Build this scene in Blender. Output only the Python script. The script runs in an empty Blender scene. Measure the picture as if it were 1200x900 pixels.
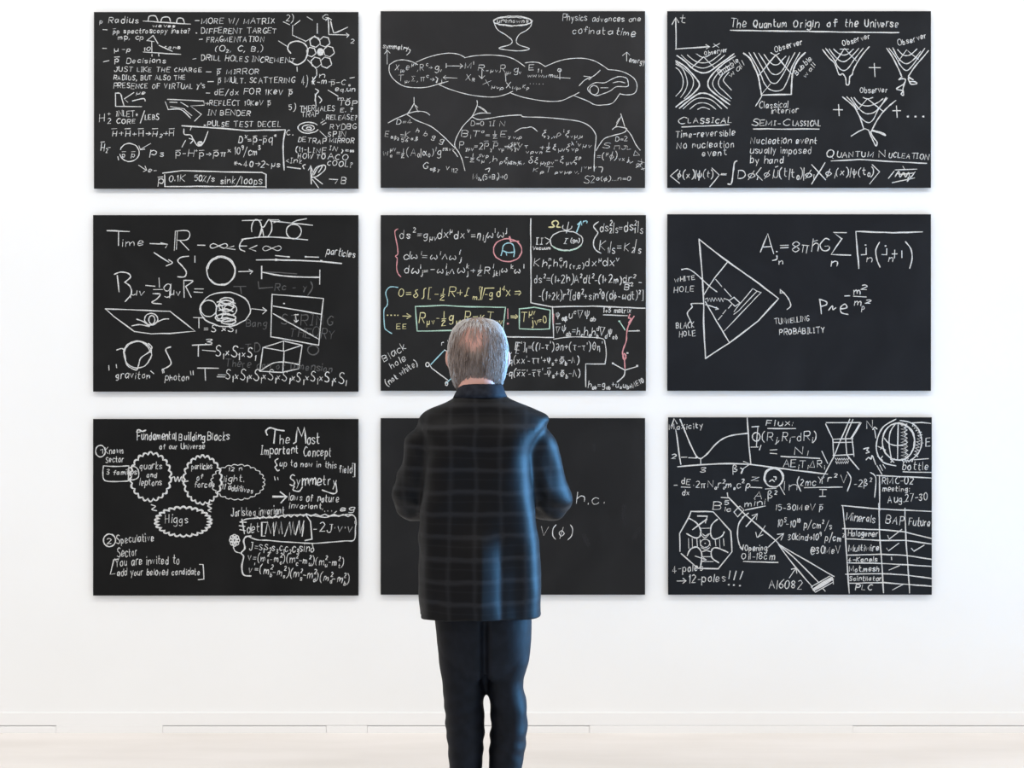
import bpy, bmesh, math, random
from mathutils import Vector, noise

# ---------------------------------------------------------------- camera, light, exposure
scene = bpy.context.scene
COL = scene.collection
CAM_H = 1.60          # eye height of the camera
DIST = 6.0            # camera to the face of the boards
FPX = 1536.0          # focal length in pixels of a 1200 px wide frame
SC = FPX / DIST       # pixels per metre on the face of the boards (256)
cam_d = bpy.data.cameras.new('camera')
cam_d.sensor_width = 36.0
cam_d.lens = 36.0 * FPX / 1200.0
cam_d.clip_end = 100
cam = bpy.data.objects.new('camera', cam_d)
COL.objects.link(cam)
cam.location = (0, 0, CAM_H)
cam.rotation_euler = (math.pi / 2, 0, 0)
scene.camera = cam

world = bpy.data.worlds.new('gallery_light')
scene.world = world
world.use_nodes = True
wb = world.node_tree.nodes['Background']
wn = world.node_tree; wnn = wn.nodes
# soft light of the hall: bright luminous ceiling, dim far end at eye level, cooler on the window side
w_tc = wnn.new('ShaderNodeTexCoord'); w_sep = wnn.new('ShaderNodeSeparateXYZ')
wn.links.new(w_tc.outputs['Generated'], w_sep.inputs[0])
w_mz = wnn.new('ShaderNodeMapRange'); w_mz.inputs['From Min'].default_value = -1; w_mz.inputs['From Max'].default_value = 1
wn.links.new(w_sep.outputs['Z'], w_mz.inputs['Value'])
w_rz = wnn.new('ShaderNodeValToRGB'); w_e = w_rz.color_ramp.elements
w_e[0].position = .44; w_e[0].color = (.45, .45, .45, 1); w_e[1].position = .72; w_e[1].color = (1, 1, 1, 1)
wn.links.new(w_mz.outputs['Result'], w_rz.inputs['Fac'])
w_mx = wnn.new('ShaderNodeMapRange'); w_mx.inputs['From Min'].default_value = -1; w_mx.inputs['From Max'].default_value = 1
wn.links.new(w_sep.outputs['X'], w_mx.inputs['Value'])
w_rx = wnn.new('ShaderNodeValToRGB'); w_e = w_rx.color_ramp.elements
w_e[0].position = .15; w_e[0].color = (1.0, .955, .91, 1); w_e[1].position = .9; w_e[1].color = (.90, .95, 1.0, 1)
wn.links.new(w_mx.outputs['Result'], w_rx.inputs['Fac'])
w_mul = wnn.new('ShaderNodeMix'); w_mul.data_type = 'RGBA'; w_mul.blend_type = 'MULTIPLY'; w_mul.inputs['Factor'].default_value = 1
wn.links.new(w_rz.outputs['Color'], w_mul.inputs['A']); wn.links.new(w_rx.outputs['Color'], w_mul.inputs['B'])
wn.links.new(w_mul.outputs['Result'], wb.inputs[0])
wb.inputs[1].default_value = .98

def area(name, loc, rot, sx, sy, power, col):
    d = bpy.data.lights.new(name, 'AREA')
    d.shape = 'RECTANGLE'; d.size = sx; d.size_y = sy
    d.energy = power; d.color = col
    o = bpy.data.objects.new(name, d)
    COL.objects.link(o)
    o.location = loc
    o.rotation_euler = tuple(math.radians(a) for a in rot)
    return o

# row of gallery washers under the ceiling, and a tall daylight window on the right
area('ceiling_wall_washer', (0, 3.0, 5.2), (38, 0, 0), 9.0, 0.25, 95, (1.0, 0.97, 0.93))
win = area('window_daylight', (4.6, 4.9, 1.7), (0, 90, 41), 3.0, 1.6, 560, (0.16, 0.50, 1.0))
win.data.spread = math.radians(80)

vs = scene.view_settings
vs.view_transform = 'Standard'
vs.look = 'None'
vs.gamma = 1
vs.use_curve_mapping = False
vs.exposure = 0.33

# ---------------------------------------------------------------- helpers
def mat(name, col, rough=0.6, spec=0.3):
    m = bpy.data.materials.new(name)
    m.use_nodes = True
    b = m.node_tree.nodes['Principled BSDF']
    b.inputs['Base Color'].default_value = (*col, 1)
    b.inputs['Roughness'].default_value = rough
    b.inputs['Specular IOR Level'].default_value = spec
    return m

def noise_mat(name, c0, c1, scale, rough=0.6, spec=0.3, lo=0.35, hi=0.65, detail=4, dist=0.0, stretch=(1, 1, 1), bump=0.0):
    m = mat(name, c0, rough, spec)
    nt = m.node_tree; n = nt.nodes; b = n['Principled BSDF']
    tc = n.new('ShaderNodeTexCoord'); mp = n.new('ShaderNodeMapping')
    mp.inputs['Scale'].default_value = stretch
    nz = n.new('ShaderNodeTexNoise'); nz.inputs['Scale'].default_value = scale
    nz.inputs['Detail'].default_value = detail; nz.inputs['Distortion'].default_value = dist
    cr = n.new('ShaderNodeValToRGB')
    cr.color_ramp.elements[0].position = lo; cr.color_ramp.elements[1].position = hi
    cr.color_ramp.elements[0].color = (*c0, 1); cr.color_ramp.elements[1].color = (*c1, 1)
    nt.links.new(tc.outputs['Object'], mp.inputs['Vector'])
    nt.links.new(mp.outputs['Vector'], nz.inputs['Vector'])
    nt.links.new(nz.outputs['Fac'], cr.inputs['Fac'])
    nt.links.new(cr.outputs['Color'], b.inputs['Base Color'])
    if bump:
        bp = n.new('ShaderNodeBump'); bp.inputs['Strength'].default_value = bump
        bp.inputs['Distance'].default_value = 0.002
        nt.links.new(nz.outputs['Fac'], bp.inputs['Height'])
        nt.links.new(bp.outputs['Normal'], b.inputs['Normal'])
    return m

def link(name, me, mats, parent=None):
    o = bpy.data.objects.new(name, me)
    COL.objects.link(o)
    for m in (mats if isinstance(mats, (list, tuple)) else [mats]):
        me.materials.append(m)
    if parent: o.parent = parent
    return o

def box(name, x0, x1, y0, y1, z0, z1, m, parent=None, bevel=0.0):
    bm = bmesh.new()
    bmesh.ops.create_cube(bm, size=1)
    for v in bm.verts:
        v.co = Vector((x0 + (v.co.x + .5) * (x1 - x0), y0 + (v.co.y + .5) * (y1 - y0), z0 + (v.co.z + .5) * (z1 - z0)))
    if bevel:
        bmesh.ops.bevel(bm, geom=list(bm.edges), offset=bevel, segments=2, affect='EDGES', profile=.7)
    me = bpy.data.meshes.new(name); bm.to_mesh(me); bm.free()
    return link(name, me, m, parent)

def struct(o):
    o['kind'] = 'structure'
    return o

def wx(px): return (px - 600.0) / SC
def wz(py): return CAM_H - (py - 450.0) / SC

# ---------------------------------------------------------------- room shell
WALL_Y = DIST + 0.021
m_wall = noise_mat('white_wall_paint', (0.83, 0.83, 0.825), (0.85, 0.85, 0.845), 1.3, 0.9, 0.1)
m_skirt = mat('white_skirting_paint', (0.84, 0.835, 0.83), 0.7, 0.2)
m_floor = noise_mat('pale_screed_floor', (0.71, 0.665, 0.625), (0.78, 0.735, 0.70), 2.2, 0.45, 0.3, stretch=(.5, 2.2, 1))
struct(box('wall_back', -7, 7, WALL_Y, WALL_Y + .2, 0, 5.6, m_wall))
struct(box('floor', -7, 7, -4, WALL_Y + .2, -.2, 0, m_floor))
# skirting: an upper board over a lower strip; where the strip sits lower an open joint shows
ztop = 0.092; zj = 0.0345
struct(box('baseboard_back', -7, 7, WALL_Y - .009, WALL_Y + .01, zj, ztop, m_skirt, bevel=.001))
segs = [(-200, 65, .0045), (65, 190, 0.0), (190, 382, .0045), (382, 430, .0014), (430, 691, .0045), (691, 1000, .0010), (1000, 1500, .0045)]
for i, (a, b, gap) in enumerate(segs):
    off = .0105 if i != 5 else .013
    struct(box('trim_%d' % (i + 1), wx(a) + .0006, wx(b) - .0006, WALL_Y - off, WALL_Y + .012, 0, zj - gap, m_skirt))
# ---------------------------------------------------------------- chalk handwriting: a single-stroke hand
# each stroke is a run of points: digit = x, letter = height (d baseline, i x-height, l cap height); ~ rounds it
GL = {}
for row in '''A 0d3l6d 1g5g
B 0d0l ~0l3l5j4h1h ~1h4h5f4d0d
C ~5k3l1j0h1e3d5e
D 0d0l ~0l3l5i5f3d0d
E 5l0l0d5d 0h4h
F 5l0l0d 0h4h
G ~5k3l1j0h1e3d5e5g 3g5g
H 0d0l 5d5l 0h5h
I 1d1l 0l2l 0d2d
J ~4l4f3d1d0f 2l5l
K 0d0l 5l0h5d
L 0l0d4d
M 0d0l3e7l7d
N 0d0l6d6l
O ~3l1k0h1e3d5e6h5k3l
P 0d0l ~0l4l5j4h0h
Q ~3l1k0h1e3d5e6h5k3l 3f6c
R 0d0l ~0l4l5j4h0h 2h5d
S ~5k3l1k1i3h5f4d2d0e
T 0l6l 3l3d
U ~0l0f2d4d5f5l
V 0l3d6l
W 0l2d4j6d8l
X 0d5l 0l5d
Y 0l3h 6l3h3d
Z 0l5l0d5d
a ~4h2i0g1d3e4h 4i4d
b 0l0d ~0g2i4g3d1d0e
c ~4h2i0g1d3d4e
d ~4g2i0g1d3d4f 4l4d
e ~0f4g3i1i0f1d4e
f ~4k3l2k2d 0i4i
g ~4h2i0g1e3e4h ~4i4d4b2a0b
h 0l0d ~0g2i4h4d
i 0i0d 0k0l
j ~2i2c1a0b 2k2l
k 0l0d 3i0f3d
l 0l0d
m 0i0d ~0g2i3g3d ~3g5i6g6d
n 0i0d ~0g2i4h4d
o ~2i0g1d3d4f3i2i
p 0i0a ~0h2i4g3d0e
q ~4h2i0g1d4f 4i4a
r 0i0d ~0g1i3i
s ~4h2i0h3f4e2d0e
t 1l1e2d3d 0i3i
u ~0i0e2d4f 4i4d
v 0i2d4i
w 0i1d3h5d6i
x 0i4d 0d4i
y 0i2e 4i1a
z 0i4i0d4d
0 ~2l0j0f2d4f4j2l
1 0j1l1d
2 ~0k2l4j3h0d 0d4d
3 ~0k2l4k1h ~1h4g4e2d0e
4 3d3l0f5f
5 4l0l0i ~0i3i4f2d0e
6 ~4l1i0f2d4f2h0g
7 0l4l1d
8 ~2h0j2l4j2h0f2d4f2h
9 ~4j2l0j2h4j ~4k4g3d
+ 0g4g 2i2e
- 0g3g
= 0h4h 0f4f
( ~2m0j0e2b
) ~0m2j2e0b
[ 2m0m0b2b
] 0m2m2b0b
| 0m0b
/ 0b4m
< 3i0g3e
> 0i3g0e
, 1d0b
. 0d0e
: 0d0e 0h0i
; 0c1e 1h1i
! 0l0g 0d0e
? ~0k2l3j1h1g 1d1e
' 0m0k
" 0m0k 1m1k
* 0h4h 1f3j 1j3f
% 0d4l 0k1l 3e4d
@ ~4h2i1g3f4h4f6g5j2k0g2c5d
~ ~0g1h3f4g
φ ~2i0g2d4f4g2i 3l1b
Φ ~3k0h3e6h3k 3l3d 1l5l 1d5d
ψ ~0i0f2d4f4i 2l2a
Ψ ~0k0h2f4h4k 2l2d
μ 0i0a ~0f2d4f 4i4d
ν 0i2d4i
ω ~1i0f1d3f5d6f5i
τ 0i4i 2i2e3d
π 0i5i 1i1d 4i4d
α ~4i2d0f1i3g5d
β ~0a0k2l3j1h4f2d0e
γ ~0i2g2b1b4i
δ ~3l1k3h4f2d0f2h
ε ~3i0h2g0e3d
ξ ~3l1k3i1h0e3d2b
η 0i0d ~0g2i3g3b
θ ~2l0h2d4h2l 0h4h
κ 0i0d 3i0f3d
ρ ~0a0g2i4g2d0e
σ ~4i2i0g1d3d4g2i
λ 0l4d 2h0d
Λ 0d2l5d
Π 0d0l5l5d
Σ 5l0l3h0d5d
Δ 0d3l6d0d
∇ 0l3d6l0l
∫ ~4m3m2k2d1b0b
∞ ~3g1i0g1e3g5i6g5e3g
→ 0g5g 3i5g3e
⇒ 0h5h 0f5f 4i6g4e
∧ 0d2i4d
× 0e3h 0h3e
· 0g0h
ħ 0l0d ~0g2i4h4d 0j3k
∂ ~0k2l4h2d0f2h4h
ℝ 0d0l 1d1l ~0l4l5j4h1h 2h5d
½ 0g4g 2m2h ~0e2f3e1c0a 0a4a
† 1d1l 0j2j
ℒ ~4k3l2h1d0d1e4d'''.split('\n'):
    ch, rest = row.split(' ', 1)
    GL[ch] = rest.split(' ')

def catmull(p, k=4):
    closed = len(p) > 3 and p[0] == p[-1]
    q = p[:-1] if closed else p
    n = len(q)
    if n < 3: return list(p)
    out = []
    def g(i): return q[i % n] if closed else q[max(0, min(n - 1, i))]
    for i in range(n if closed else n - 1):
        a, b, c, d = g(i - 1), g(i), g(i + 1), g(i + 2)
        for s in range(k):
            t = s / k
            out.append(tuple(.5 * ((2 * b[j]) + (c[j] - a[j]) * t + (2 * a[j] - 5 * b[j] + 4 * c[j] - d[j]) * t * t + (3 * b[j] - a[j] - 3 * c[j] + d[j]) * t ** 3) for j in (0, 1)))
    out.append(tuple(q[0] if closed else q[-1]))
    return out

GC = {}
GAP = 2.5
def glyph(ch):
    if ch not in GC:
        st = []; wmax = 0
        for s in GL[ch]:
            sm = s[0] == '~'
            if sm: s = s[1:]
            pts = [(float(s[i]), float(ord(s[i + 1]) - 100)) for i in range(0, len(s), 2)]
            wmax = max(wmax, max(p[0] for p in pts))
            st.append(catmull(pts, 3) if sm else pts)
        GC[ch] = (st, wmax)
    return GC[ch]

def layout(txt):
    """strokes in font units and the total width"""
    out = []; x = 0.0; i = 0; last = (0, 0, 1, 0)
    def put(s, x, sc, yo):
        nonlocal last
        for ch in s:
            if ch == '\u0304':
                lx, lw, lsc, lyo = last
                yb = (7 if last_ch.islower() else 9.6)
                out.append([(lx - .3, lyo + yb * lsc), (lx + lw + .3, lyo + (yb + .4) * lsc)])
                continue
            if ch not in GL:
                x += 5.0 * sc; continue
            st, w = glyph(ch)
            jx, jy = R.uniform(-.4, .4), R.uniform(-.6, .6); rr = R.uniform(-.10, .08); js = R.uniform(.82, 1.1)
            for q in st:
                kx, ky = R.uniform(-.3, .3), R.uniform(-.3, .3)
                out.append([(x + jx + (px + kx + py * (rr + .10)) * sc * js, yo + (jy + ky) * sc + (py - px * rr) * sc * js) for px, py in q])
            last = (x, w * sc, sc, yo); set_last(ch)
            x += (w + GAP) * sc
        return x
    last_ch = 'a'
    def set_last(c):
        nonlocal last_ch
        last_ch = c
    prev_start = 0.0; prev_end = 0.0; prev_kind = ''
    while i < len(txt):
        ch = txt[i]
        if ch in '^_' and i + 1 < len(txt):
            if txt[i + 1] == '{':
                j = txt.index('}', i); s = txt[i + 2:j]; i = j + 1
            else:
                s = txt[i + 1]; i += 2
            st = prev_start if (prev_kind and prev_kind != ch) else x
            e = put(s, st, .58, 5.2 if ch == '^' else -2.2)
            prev_start = st
            x = max(x, e) if (prev_kind and prev_kind != ch) else e
            prev_kind = ch
        else:
            x = put(ch, x, 1.0, 0.0); prev_kind = ''; i += 1
    return out, max(x - GAP, .5)

# chalk pen state: coordinates are read off an enlarged tracing grid (origin ox, oy in picture units, k steps per unit)
R = random.Random(7)
class Pen: pass
pen = Pen()
def board():
    pen.parts = {}; pen.name = 'chalk_writing'; pen.c = 0; pen.w = 11.0; pen.k = 1200 / 170.0
def o_(x, y, k=1200 / 170.0): pen.ox, pen.oy, pen.k = x, y, k
def P(name, w=11.0, c=0): pen.name = name; pen.w = w; pen.c = c
def emit(pts, w=None):
    k = pen.k
    pen.parts.setdefault(pen.name, []).append(([(pen.ox + x / k, pen.oy + y / k) for x, y in pts], (w or pen.w) * .80 / k, pen.c))
def nums(s):
    for part in s.split(';'):
        v = [float(a) for a in part.split()]
        if v: yield [(v[i], v[i + 1]) for i in range(0, len(v) - 1, 2)]
def wob(p, a=1.3):
    return [(x + R.uniform(-a, a), y + R.uniform(-a, a)) for x, y in p]
def l(s, w=None):
    for p in nums(s):
        q = [p[0]]
        for a, b in zip(p, p[1:]):
            d = math.hypot(b[0] - a[0], b[1] - a[1]); n = max(1, int(d / 60))
            q += [(a[0] + (b[0] - a[0]) * t / n, a[1] + (b[1] - a[1]) * t / n) for t in range(1, n + 1)]
        emit(wob(q), w)
def s(t, w=None):
    for p in nums(t): emit(catmull(p, 5), w)
def e(cx, cy, rx, ry, a0=0, a1=360, rot=0, n=28, w=None):
    c, sn = math.cos(math.radians(rot)), math.sin(math.radians(rot))
    q = []
    for i in range(n + 1):
        a = math.radians(a0 + (a1 - a0) * i / n)
        u, v = rx * math.cos(a), ry * math.sin(a)
        q.append((cx + u * c - v * sn, cy + u * sn + v * c))
    emit(wob(q, .02 * rx), w)
def dot(x, y, w=16): emit([(x - 2, y), (x + 2, y)], w)
def zig(x0, y0, x1, y1, n, amp, w=None):
    dx, dy = x1 - x0, y1 - y0; L = math.hypot(dx, dy); nx, ny = -dy / L, dx / L
    emit([(x0 + dx * i / n + nx * amp * (1 if i % 2 else -1), y0 + dy * i / n + ny * amp * (1 if i % 2 else -1)) for i in range(n + 1)], w)
def scallop(cx, cy, rx, ry, n, amp, w=None):
    q = []
    for i in range(n):
        for t in range(6):
            a = 2 * math.pi * (i + t / 6) / n
            f = 1 + amp * (abs(math.sin(math.pi * t / 6)) - .4) + R.uniform(-.01, .01)
            q.append((cx + rx * f * math.cos(a), cy + ry * f * math.sin(a)))
    q.append(q[0]); emit(q, w)
def t(x0, x1, y, h, txt, dy=0, w=None):
    st, W = layout(txt)
    L = math.hypot(x1 - x0, dy); ux, uy = (x1 - x0) / L, dy / L
    sx = L / W; sy = h / 8.0 * .94
    for q in st:
        if len(q) > 6 and R.random() < .35: q = q[:-1]        # strokes that skip off the board early
        w_ = (w or pen.w) * R.uniform(.58, .92)
        emit([(x0 + ux * px * sx + uy * py * sy, y + uy * px * sx - ux * py * sy) for px, py in q], w_)
# ---------------------------------------------------------------- what is chalked on each board
BOARDS = []
def done(rect, base, label):
    BOARDS.append((rect, base, label, pen.parts))

# --- top left
board()
P('chalk_writing', 10)
o_(100, 5)
t(120, 145, 155, 42, 'p'); t(195, 440, 155, 58, 'Radius'); t(560, 745, 190, 26, 'waves')
l('145 208 180 212'); t(232, 860, 238, 42, 'p̄p spectroscopy insta?')
t(270, 480, 290, 42, 'mp, cp'); t(660, 780, 362, 30, 'rans', 10); t(485, 530, 382, 30, '10')
l('145 365 175 365'); t(245, 375, 390, 42, 'μ-p'); l('150 475 195 465')
t(245, 280, 480, 52, 'p̄', w=13); t(340, 660, 485, 45, 'Decisions')
t(240, 960, 555, 40, 'JUST LIKE THE CHARGE', 5); t(235, 825, 625, 42, 'RADIUS, BUT ALSO THE')
t(235, 985, 695, 44, "PRESENCE OF VIRTUAL γ's"); t(425, 490, 745, 30, 'μe')
o_(260, 5)
l('-219 135 -189 136'); t(-168, 435, 160, 46, 'MORE W/ MATRIX'); dot(-210, 238); t(-170, 450, 240, 46, 'DIFFERENT TARGET')
l('-185 292 -160 290'); t(-125, 345, 312, 46, 'FRAGMENTATION', -5); t(-55, 335, 388, 46, '(O_2, C, B,)')
l('-240 455 -215 450'); t(-170, 600, 460, 46, 'DRILL HOLES INCREMENT', 28)
l('-130 560 -90 560'); t(-35, 305, 575, 46, 'p̄ MIRROR'); l('-115 640 -70 640'); t(-30, 600, 650, 46, 'p̄ MULT. SCATTERING')
l('-130 735 -100 735'); t(-60, 580, 747, 50, 'dE/dx FOR 1KeV p̄')
t(530, 590, 142, 60, '2)'); l('705 105 750 130'); t(660, 705, 668, 80, '4)'); t(750, 905, 660, 52, 'k-m-'); t(905, 1055, 665, 46, 'p̄-C_s')
l('1060 610 1095 605'); t(940, 1100, 720, 40, 'eq.un'); t(960, 1060, 795, 36, 'mx'); t(810, 850, 605, 46, 'n'); t(1065, 1090, 320, 36, '2')
t(830, 868, 122, 40, 'G')
o_(260, 110)
t(-140, 400, 95, 46, '→REFLECT 10KeV p̄'); t(-115, 235, 178, 46, 'IN BENDER'); t(-150, 480, 270, 46, '×PULSE TEST DECEL')
t(555, 605, 132, 55, '5)'); t(645, 930, 142, 44, 'THERMALES'); t(660, 800, 188, 44, 'TRAP'); t(830, 1115, 212, 44, '. RELEASE?')
t(965, 1110, 95, 40, 'TOP'); t(980, 1080, 150, 36, 'E. ?'); t(895, 1110, 292, 46, 'RYDBG'); t(875, 1020, 352, 44, 'SPIN')
t(890, 1090, 400, 40, 'MIRROR', 8); t(630, 860, 395, 42, 'DETRAP', 20); t(610, 860, 480, 46, '(11-LINE', 8); t(890, 1090, 462, 40, 'IN γ=∞', 30)
t(630, 850, 530, 42, 'HOW TO', 12); t(875, 1035, 540, 46, 'ACO', 8); t(870, 1075, 590, 46, 'COOL?', 15); t(535, 585, 342, 50, 'C.')
t(530, 660, 575, 50, '<Ink'); t(985, 1020, 745, 52, 'B')
P('chalk_equation', 11)
t(140, 440, 402, 62, 'D^x=p̄-p̄q^*'); t(105, 310, 502, 62, '10^9/cm^3'); t(95, 480, 600, 56, '*~40→2~μs', 5)
t(-435, -310, 722, 56, '0.1K'); t(-225, -65, 722, 50, '50%/s'); t(-10, 330, 745, 62, 'sink/loops'); t(-525, -490, 740, 62, 'p̄')
o_(100, 110)
t(110, 195, 225, 72, 'H^+_2'); t(255, 435, 187, 46, 'INLET*'); t(260, 415, 245, 40, 'CORE'); l('490 140 455 240'); t(495, 605, 215, 48, 'LEBS')
t(220, 735, 348, 52, 'H̄+H̄+H̄→H̄_2+H̄'); t(130, 205, 470, 62, 'H̄_2-'); t(305, 410, 522, 52, 'p̄ p̄'); t(540, 630, 500, 62, 'p_3'); t(520, 590, 650, 46, 'e-')
t(750, 1190, 515, 56, 'p̄-H^+p̄→p̄π^x')
P('chalk_diagram', 10.5)
e(365, 485, 80, 75, -160, 170); l('270 520 275 545;540 410 460 455;445 430 455 462 490 458;440 590 500 630;480 642 506 632 495 600')
s('815 290 820 335 870 340 890 370 920 420 950 430 980 400 1015 310'); e(950, 410, 20, 15); e(950, 412, 10, 8)
l('830 385 800 440;880 270 868 300'); s('860 370 890 380 870 410')
l('680 45 980 60 985 95 870 100 960 170 905 225;660 65 685 130;700 68 760 72;705 105 820 125;790 70 850 105;820 130 880 180'); s('685 130 790 130 870 200')
o_(100, 5)
l('480 138 870 165'); s('520 138 530 100 580 98 600 140;625 142 640 110 690 108 705 148;755 152 765 118 805 118 820 158')
l('510 300 560 258 600 325;510 300 570 310;550 310 550 395;480 395 790 415;610 340 720 390;550 415 552 430;605 412 608 430')
s('250 735 290 740 305 790 320 840'); l('250 735 250 846 465 846;400 730 320 785 350 810'); s('390 800 480 780 495 800')
o_(260, 5)
l('510 145 560 170;600 170 645 135;585 175 585 250;585 255 690 305;470 305 535 345;620 520 622 555;690 310 770 260 800 295;790 160 790 240')
s('570 405 545 370 560 325 620 305 680 325 710 370 705 420 680 470 620 500 560 470', 13)
for cx, cy, a in ((770, 312, 45), (850, 310, 44), (885, 390, 46), (862, 482, 47), (780, 480, 44), (738, 395, 40)): e(cx, cy, a, a, 10, 360, 12, 6)
for q in (24, 17, 10, 5): e(815, 395, q, q + 3)
l('710 460 780 530;785 540 785 590;880 110 885 250 1050 255;860 135 880 110 905 130;1030 240 1050 255 1035 272;880 710 960 760'); s('900 140 920 220 940 235 1040 190;775 700 800 720 780 745 770 800')
l('752 605 760 655;745 640 775 600', 15)
o_(260, 110)
l('770 0 780 100;820 240 850 220;830 255 860 240;810 310 870 365'); s('800 20 825 50 810 75')
e(715, 280, 85, 45, 20, 330); e(715, 282, 50, 25); e(720, 285, 20, 10)
l('-329 265 0 285 200 305 350 300 525 298', 13); s('525 300 508 400 508 500 515 630', 13)
l('540 605 650 620;715 630 735 595 750 640;735 595 740 745;760 690 830 745;750 710 800 775;890 705 960 710 940 740', 13)
s('690 585 670 595 680 620;740 690 780 610 850 590 850 630 790 680 745 690;760 670 800 605 830 600 800 650')
l('-489 655 -329 635 0 645 330 650 365 665 365 775;-472 670 -470 766 0 766 365 770', 13)
done((110, 14, 420, 221), (.027, .027, .027), 'black chalkboard crowded with small capitals about radius, mirror and target, top left of the grid')

# --- top middle
board()
P('chalk_writing', 8.8)
o_(440, 5)
t(60, 270, 365, 40, 'symmetry', 12); t(1010, 1265, 152, 34, 'unknowns')
o_(595, 5)
t(455, 655, 135, 56, 'Physics'); t(700, 965, 142, 50, 'advances'); t(1000, 1100, 142, 46, 'one')
t(535, 715, 245, 56, 'cofin'); t(740, 800, 250, 56, 'at'); t(830, 870, 252, 50, 'a'); t(895, 1050, 255, 62, 'time', 15); t(1005, 1130, 478, 46, 'energy', 18)
P('chalk_equation', 7.8)
o_(440, 5)
t(160, 540, 545, 56, 'X_μ,e^{μν},R^c→g_ν'); t(190, 540, 635, 50, 'T_μ,Σ,π^c→γ_j'); t(740, 810, 530, 52, 'M^†'); t(750, 815, 625, 50, 'X_R')
t(845, 1030, 548, 52, 'R_{+μν},'); t(1030, 1200, 562, 60, 'R_μ,g_ν'); t(890, 1050, 665, 46, 'X_{μνρ}', 30); t(1080, 1260, 690, 46, 'X_{Mμ},κ_ρ')
o_(595, 5)
t(180, 265, 550, 56, 'E_{11}'); t(165, 415, 605, 34, 'wwwwmw'); t(185, 290, 660, 20, '.....')
o_(440, 110)
t(175, 300, 250, 40, 'D=4'); t(80, 345, 355, 56, 'E_{αβγ}=K_{α,β}', 15); t(215, 270, 397, 36, '56'); t(330, 555, 315, 46, 'h b g g', 90)
t(65, 640, 510, 62, 'w_a^{μν}=½(A_0|α_0)^†g^{εανν}'); t(395, 665, 615, 56, 'G_{αβγ} v_{112}', 20); t(785, 1065, 265, 40, 'D=0 II N')
t(715, 1200, 355, 52, 'B_iT^a=½E_{γν,ρ}'); t(695, 1180, 455, 56, 'P_{γμν}=2P̄_γP̄_{νμ}=ξ_{γν}^{μν}'); t(735, 1200, 545, 52, '-½ξ_μ^{νρ},h_ρξ_{Gh,h}', 30); t(805, 1085, 705, 46, 'M_{2α}(5+B_1)→0')
o_(595, 110)
t(285, 610, 350, 52, 'ξ_{γ,ν}ρ^iξ_{νμ,μ}'); t(0, 160, 440, 46, 'μ,ν_T'); t(150, 270, 480, 46, '_{νρνη}'); t(265, 570, 460, 56, '+½ξ_{μν}ξ^λ_{νρ}'); t(560, 690, 430, 40, "'νμν", 15)
t(0, 140, 575, 40, 'μ_νκ,'); t(170, 600, 570, 56, 'δξ_{μγρν}-ξ_{μν}ξ^ρ'); t(210, 720, 645, 46, 'κ_ρT_{ρνμρν,}l^{νμν}')
t(890, 990, 390, 40, 'D=2'); t(780, 970, 447, 52, 'S_{ΠJ}'); t(740, 990, 540, 56, '=(^μφ)_{νx_j}'); t(975, 1110, 450, 46, 'ν∇x', 130); t(1000, 1120, 570, 46, 'νφ_x', 50)
t(625, 720, 735, 62, 'S2'); t(730, 1015, 717, 36, 'σ(φ)...n=0')
P('chalk_diagram', 7.6)
o_(440, 5)
e(1135, 138, 160, 38, w=9); e(1135, 136, 150, 28, 180, 360); e(1135, 140, 158, 38, 10, 170, w=11)
s('980 150 1010 210 1080 255 1130 300 1110 335 1020 362 1100 380 1200 385 1275 368 1185 335 1165 300 1190 250 1250 215 1285 180 1292 140', 8.2)
l('98 495 98 385;75 410 98 380 120 405'); s('240 360 285 375 280 400 258 420')
s('115 500 170 468 230 460 300 475 350 500;115 500 115 560 150 620 230 675 330 690 430 685 520 660 600 638;335 480 430 440 540 412 620 405 690 415 740 440;735 443 830 425 960 420 1080 432 1160 462 1235 515')
s('1239 485 1294 478 1354 485 1404 515;525 665 620 705 760 745 900 765 1000 765 1080 745 1135 720')
l('590 510 715 512;700 495 725 512 700 528;585 490 585 525;560 605 675 612;580 590 560 607 585 622;880 540 880 610;855 590 880 615 905 590;1075 570 1080 640')
o_(595, 5)
s('310 515 420 470 520 450 630 448 720 470 790 510 830 540;830 540 920 550 990 575 1050 620 1070 680 1050 735 990 750 930 742;26 735 130 770 300 800 430 800 520 765 590 730;545 755 660 800 720 831 790 833 870 815 930 735')
s('660 700 720 650 800 650 860 620 920 598 980 610 995 640 990 680 900 682 850 715 790 740 720 755 660 700;870 650 920 640 970 650;590 675 640 625 700 600 740 570 765 545;630 595 690 605 670 625')
e(715, 710, 36, 38); l('770 690 830 690;430 540 430 620;390 605 515 612;985 470 985 400;950 425 985 395 1010 420'); e(428, 545, 15, 12)
o_(440, 110)
l('318 30 318 75;320 80 355 150;330 95 350 112'); s('318 80 290 130 260 165 180 200 105 240;260 165 340 145 410 150 450 175;260 170 340 220 460 270 560 350 630 420 680 470 715 540 740 635;640 470 660 490 680 520', 8.2)
s('840 55 840 100 800 185 730 260 680 340 655 410 665 450 690 480;800 185 860 160 950 160;860 105 900 130 920 150;800 190 850 212 930 205 1050 185 1200 175 1194 176;910 625 945 615 935 645', 8.2); l('845 100 925 160')
o_(595, 110)
s('0 180 100 175 135 190 300 195 470 210 600 230 680 270 725 330 730 380 720 470 715 560 715 640;970 280 1020 340 1060 420 1095 465;865 295 900 272 960 280 985 290 960 320 870 345 800 370 760 420 730 470', 8.2)
l('935 165 970 280;935 190 895 265;920 205 900 240', 8.2); s('60 315 110 285 160 280 200 275 245 310;750 605 785 610 775 650')
done((446, 13, 756, 220), (.036, .035, .036), 'black chalkboard with a sketched goblet over a long cloud outline, top middle of the grid')

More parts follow.
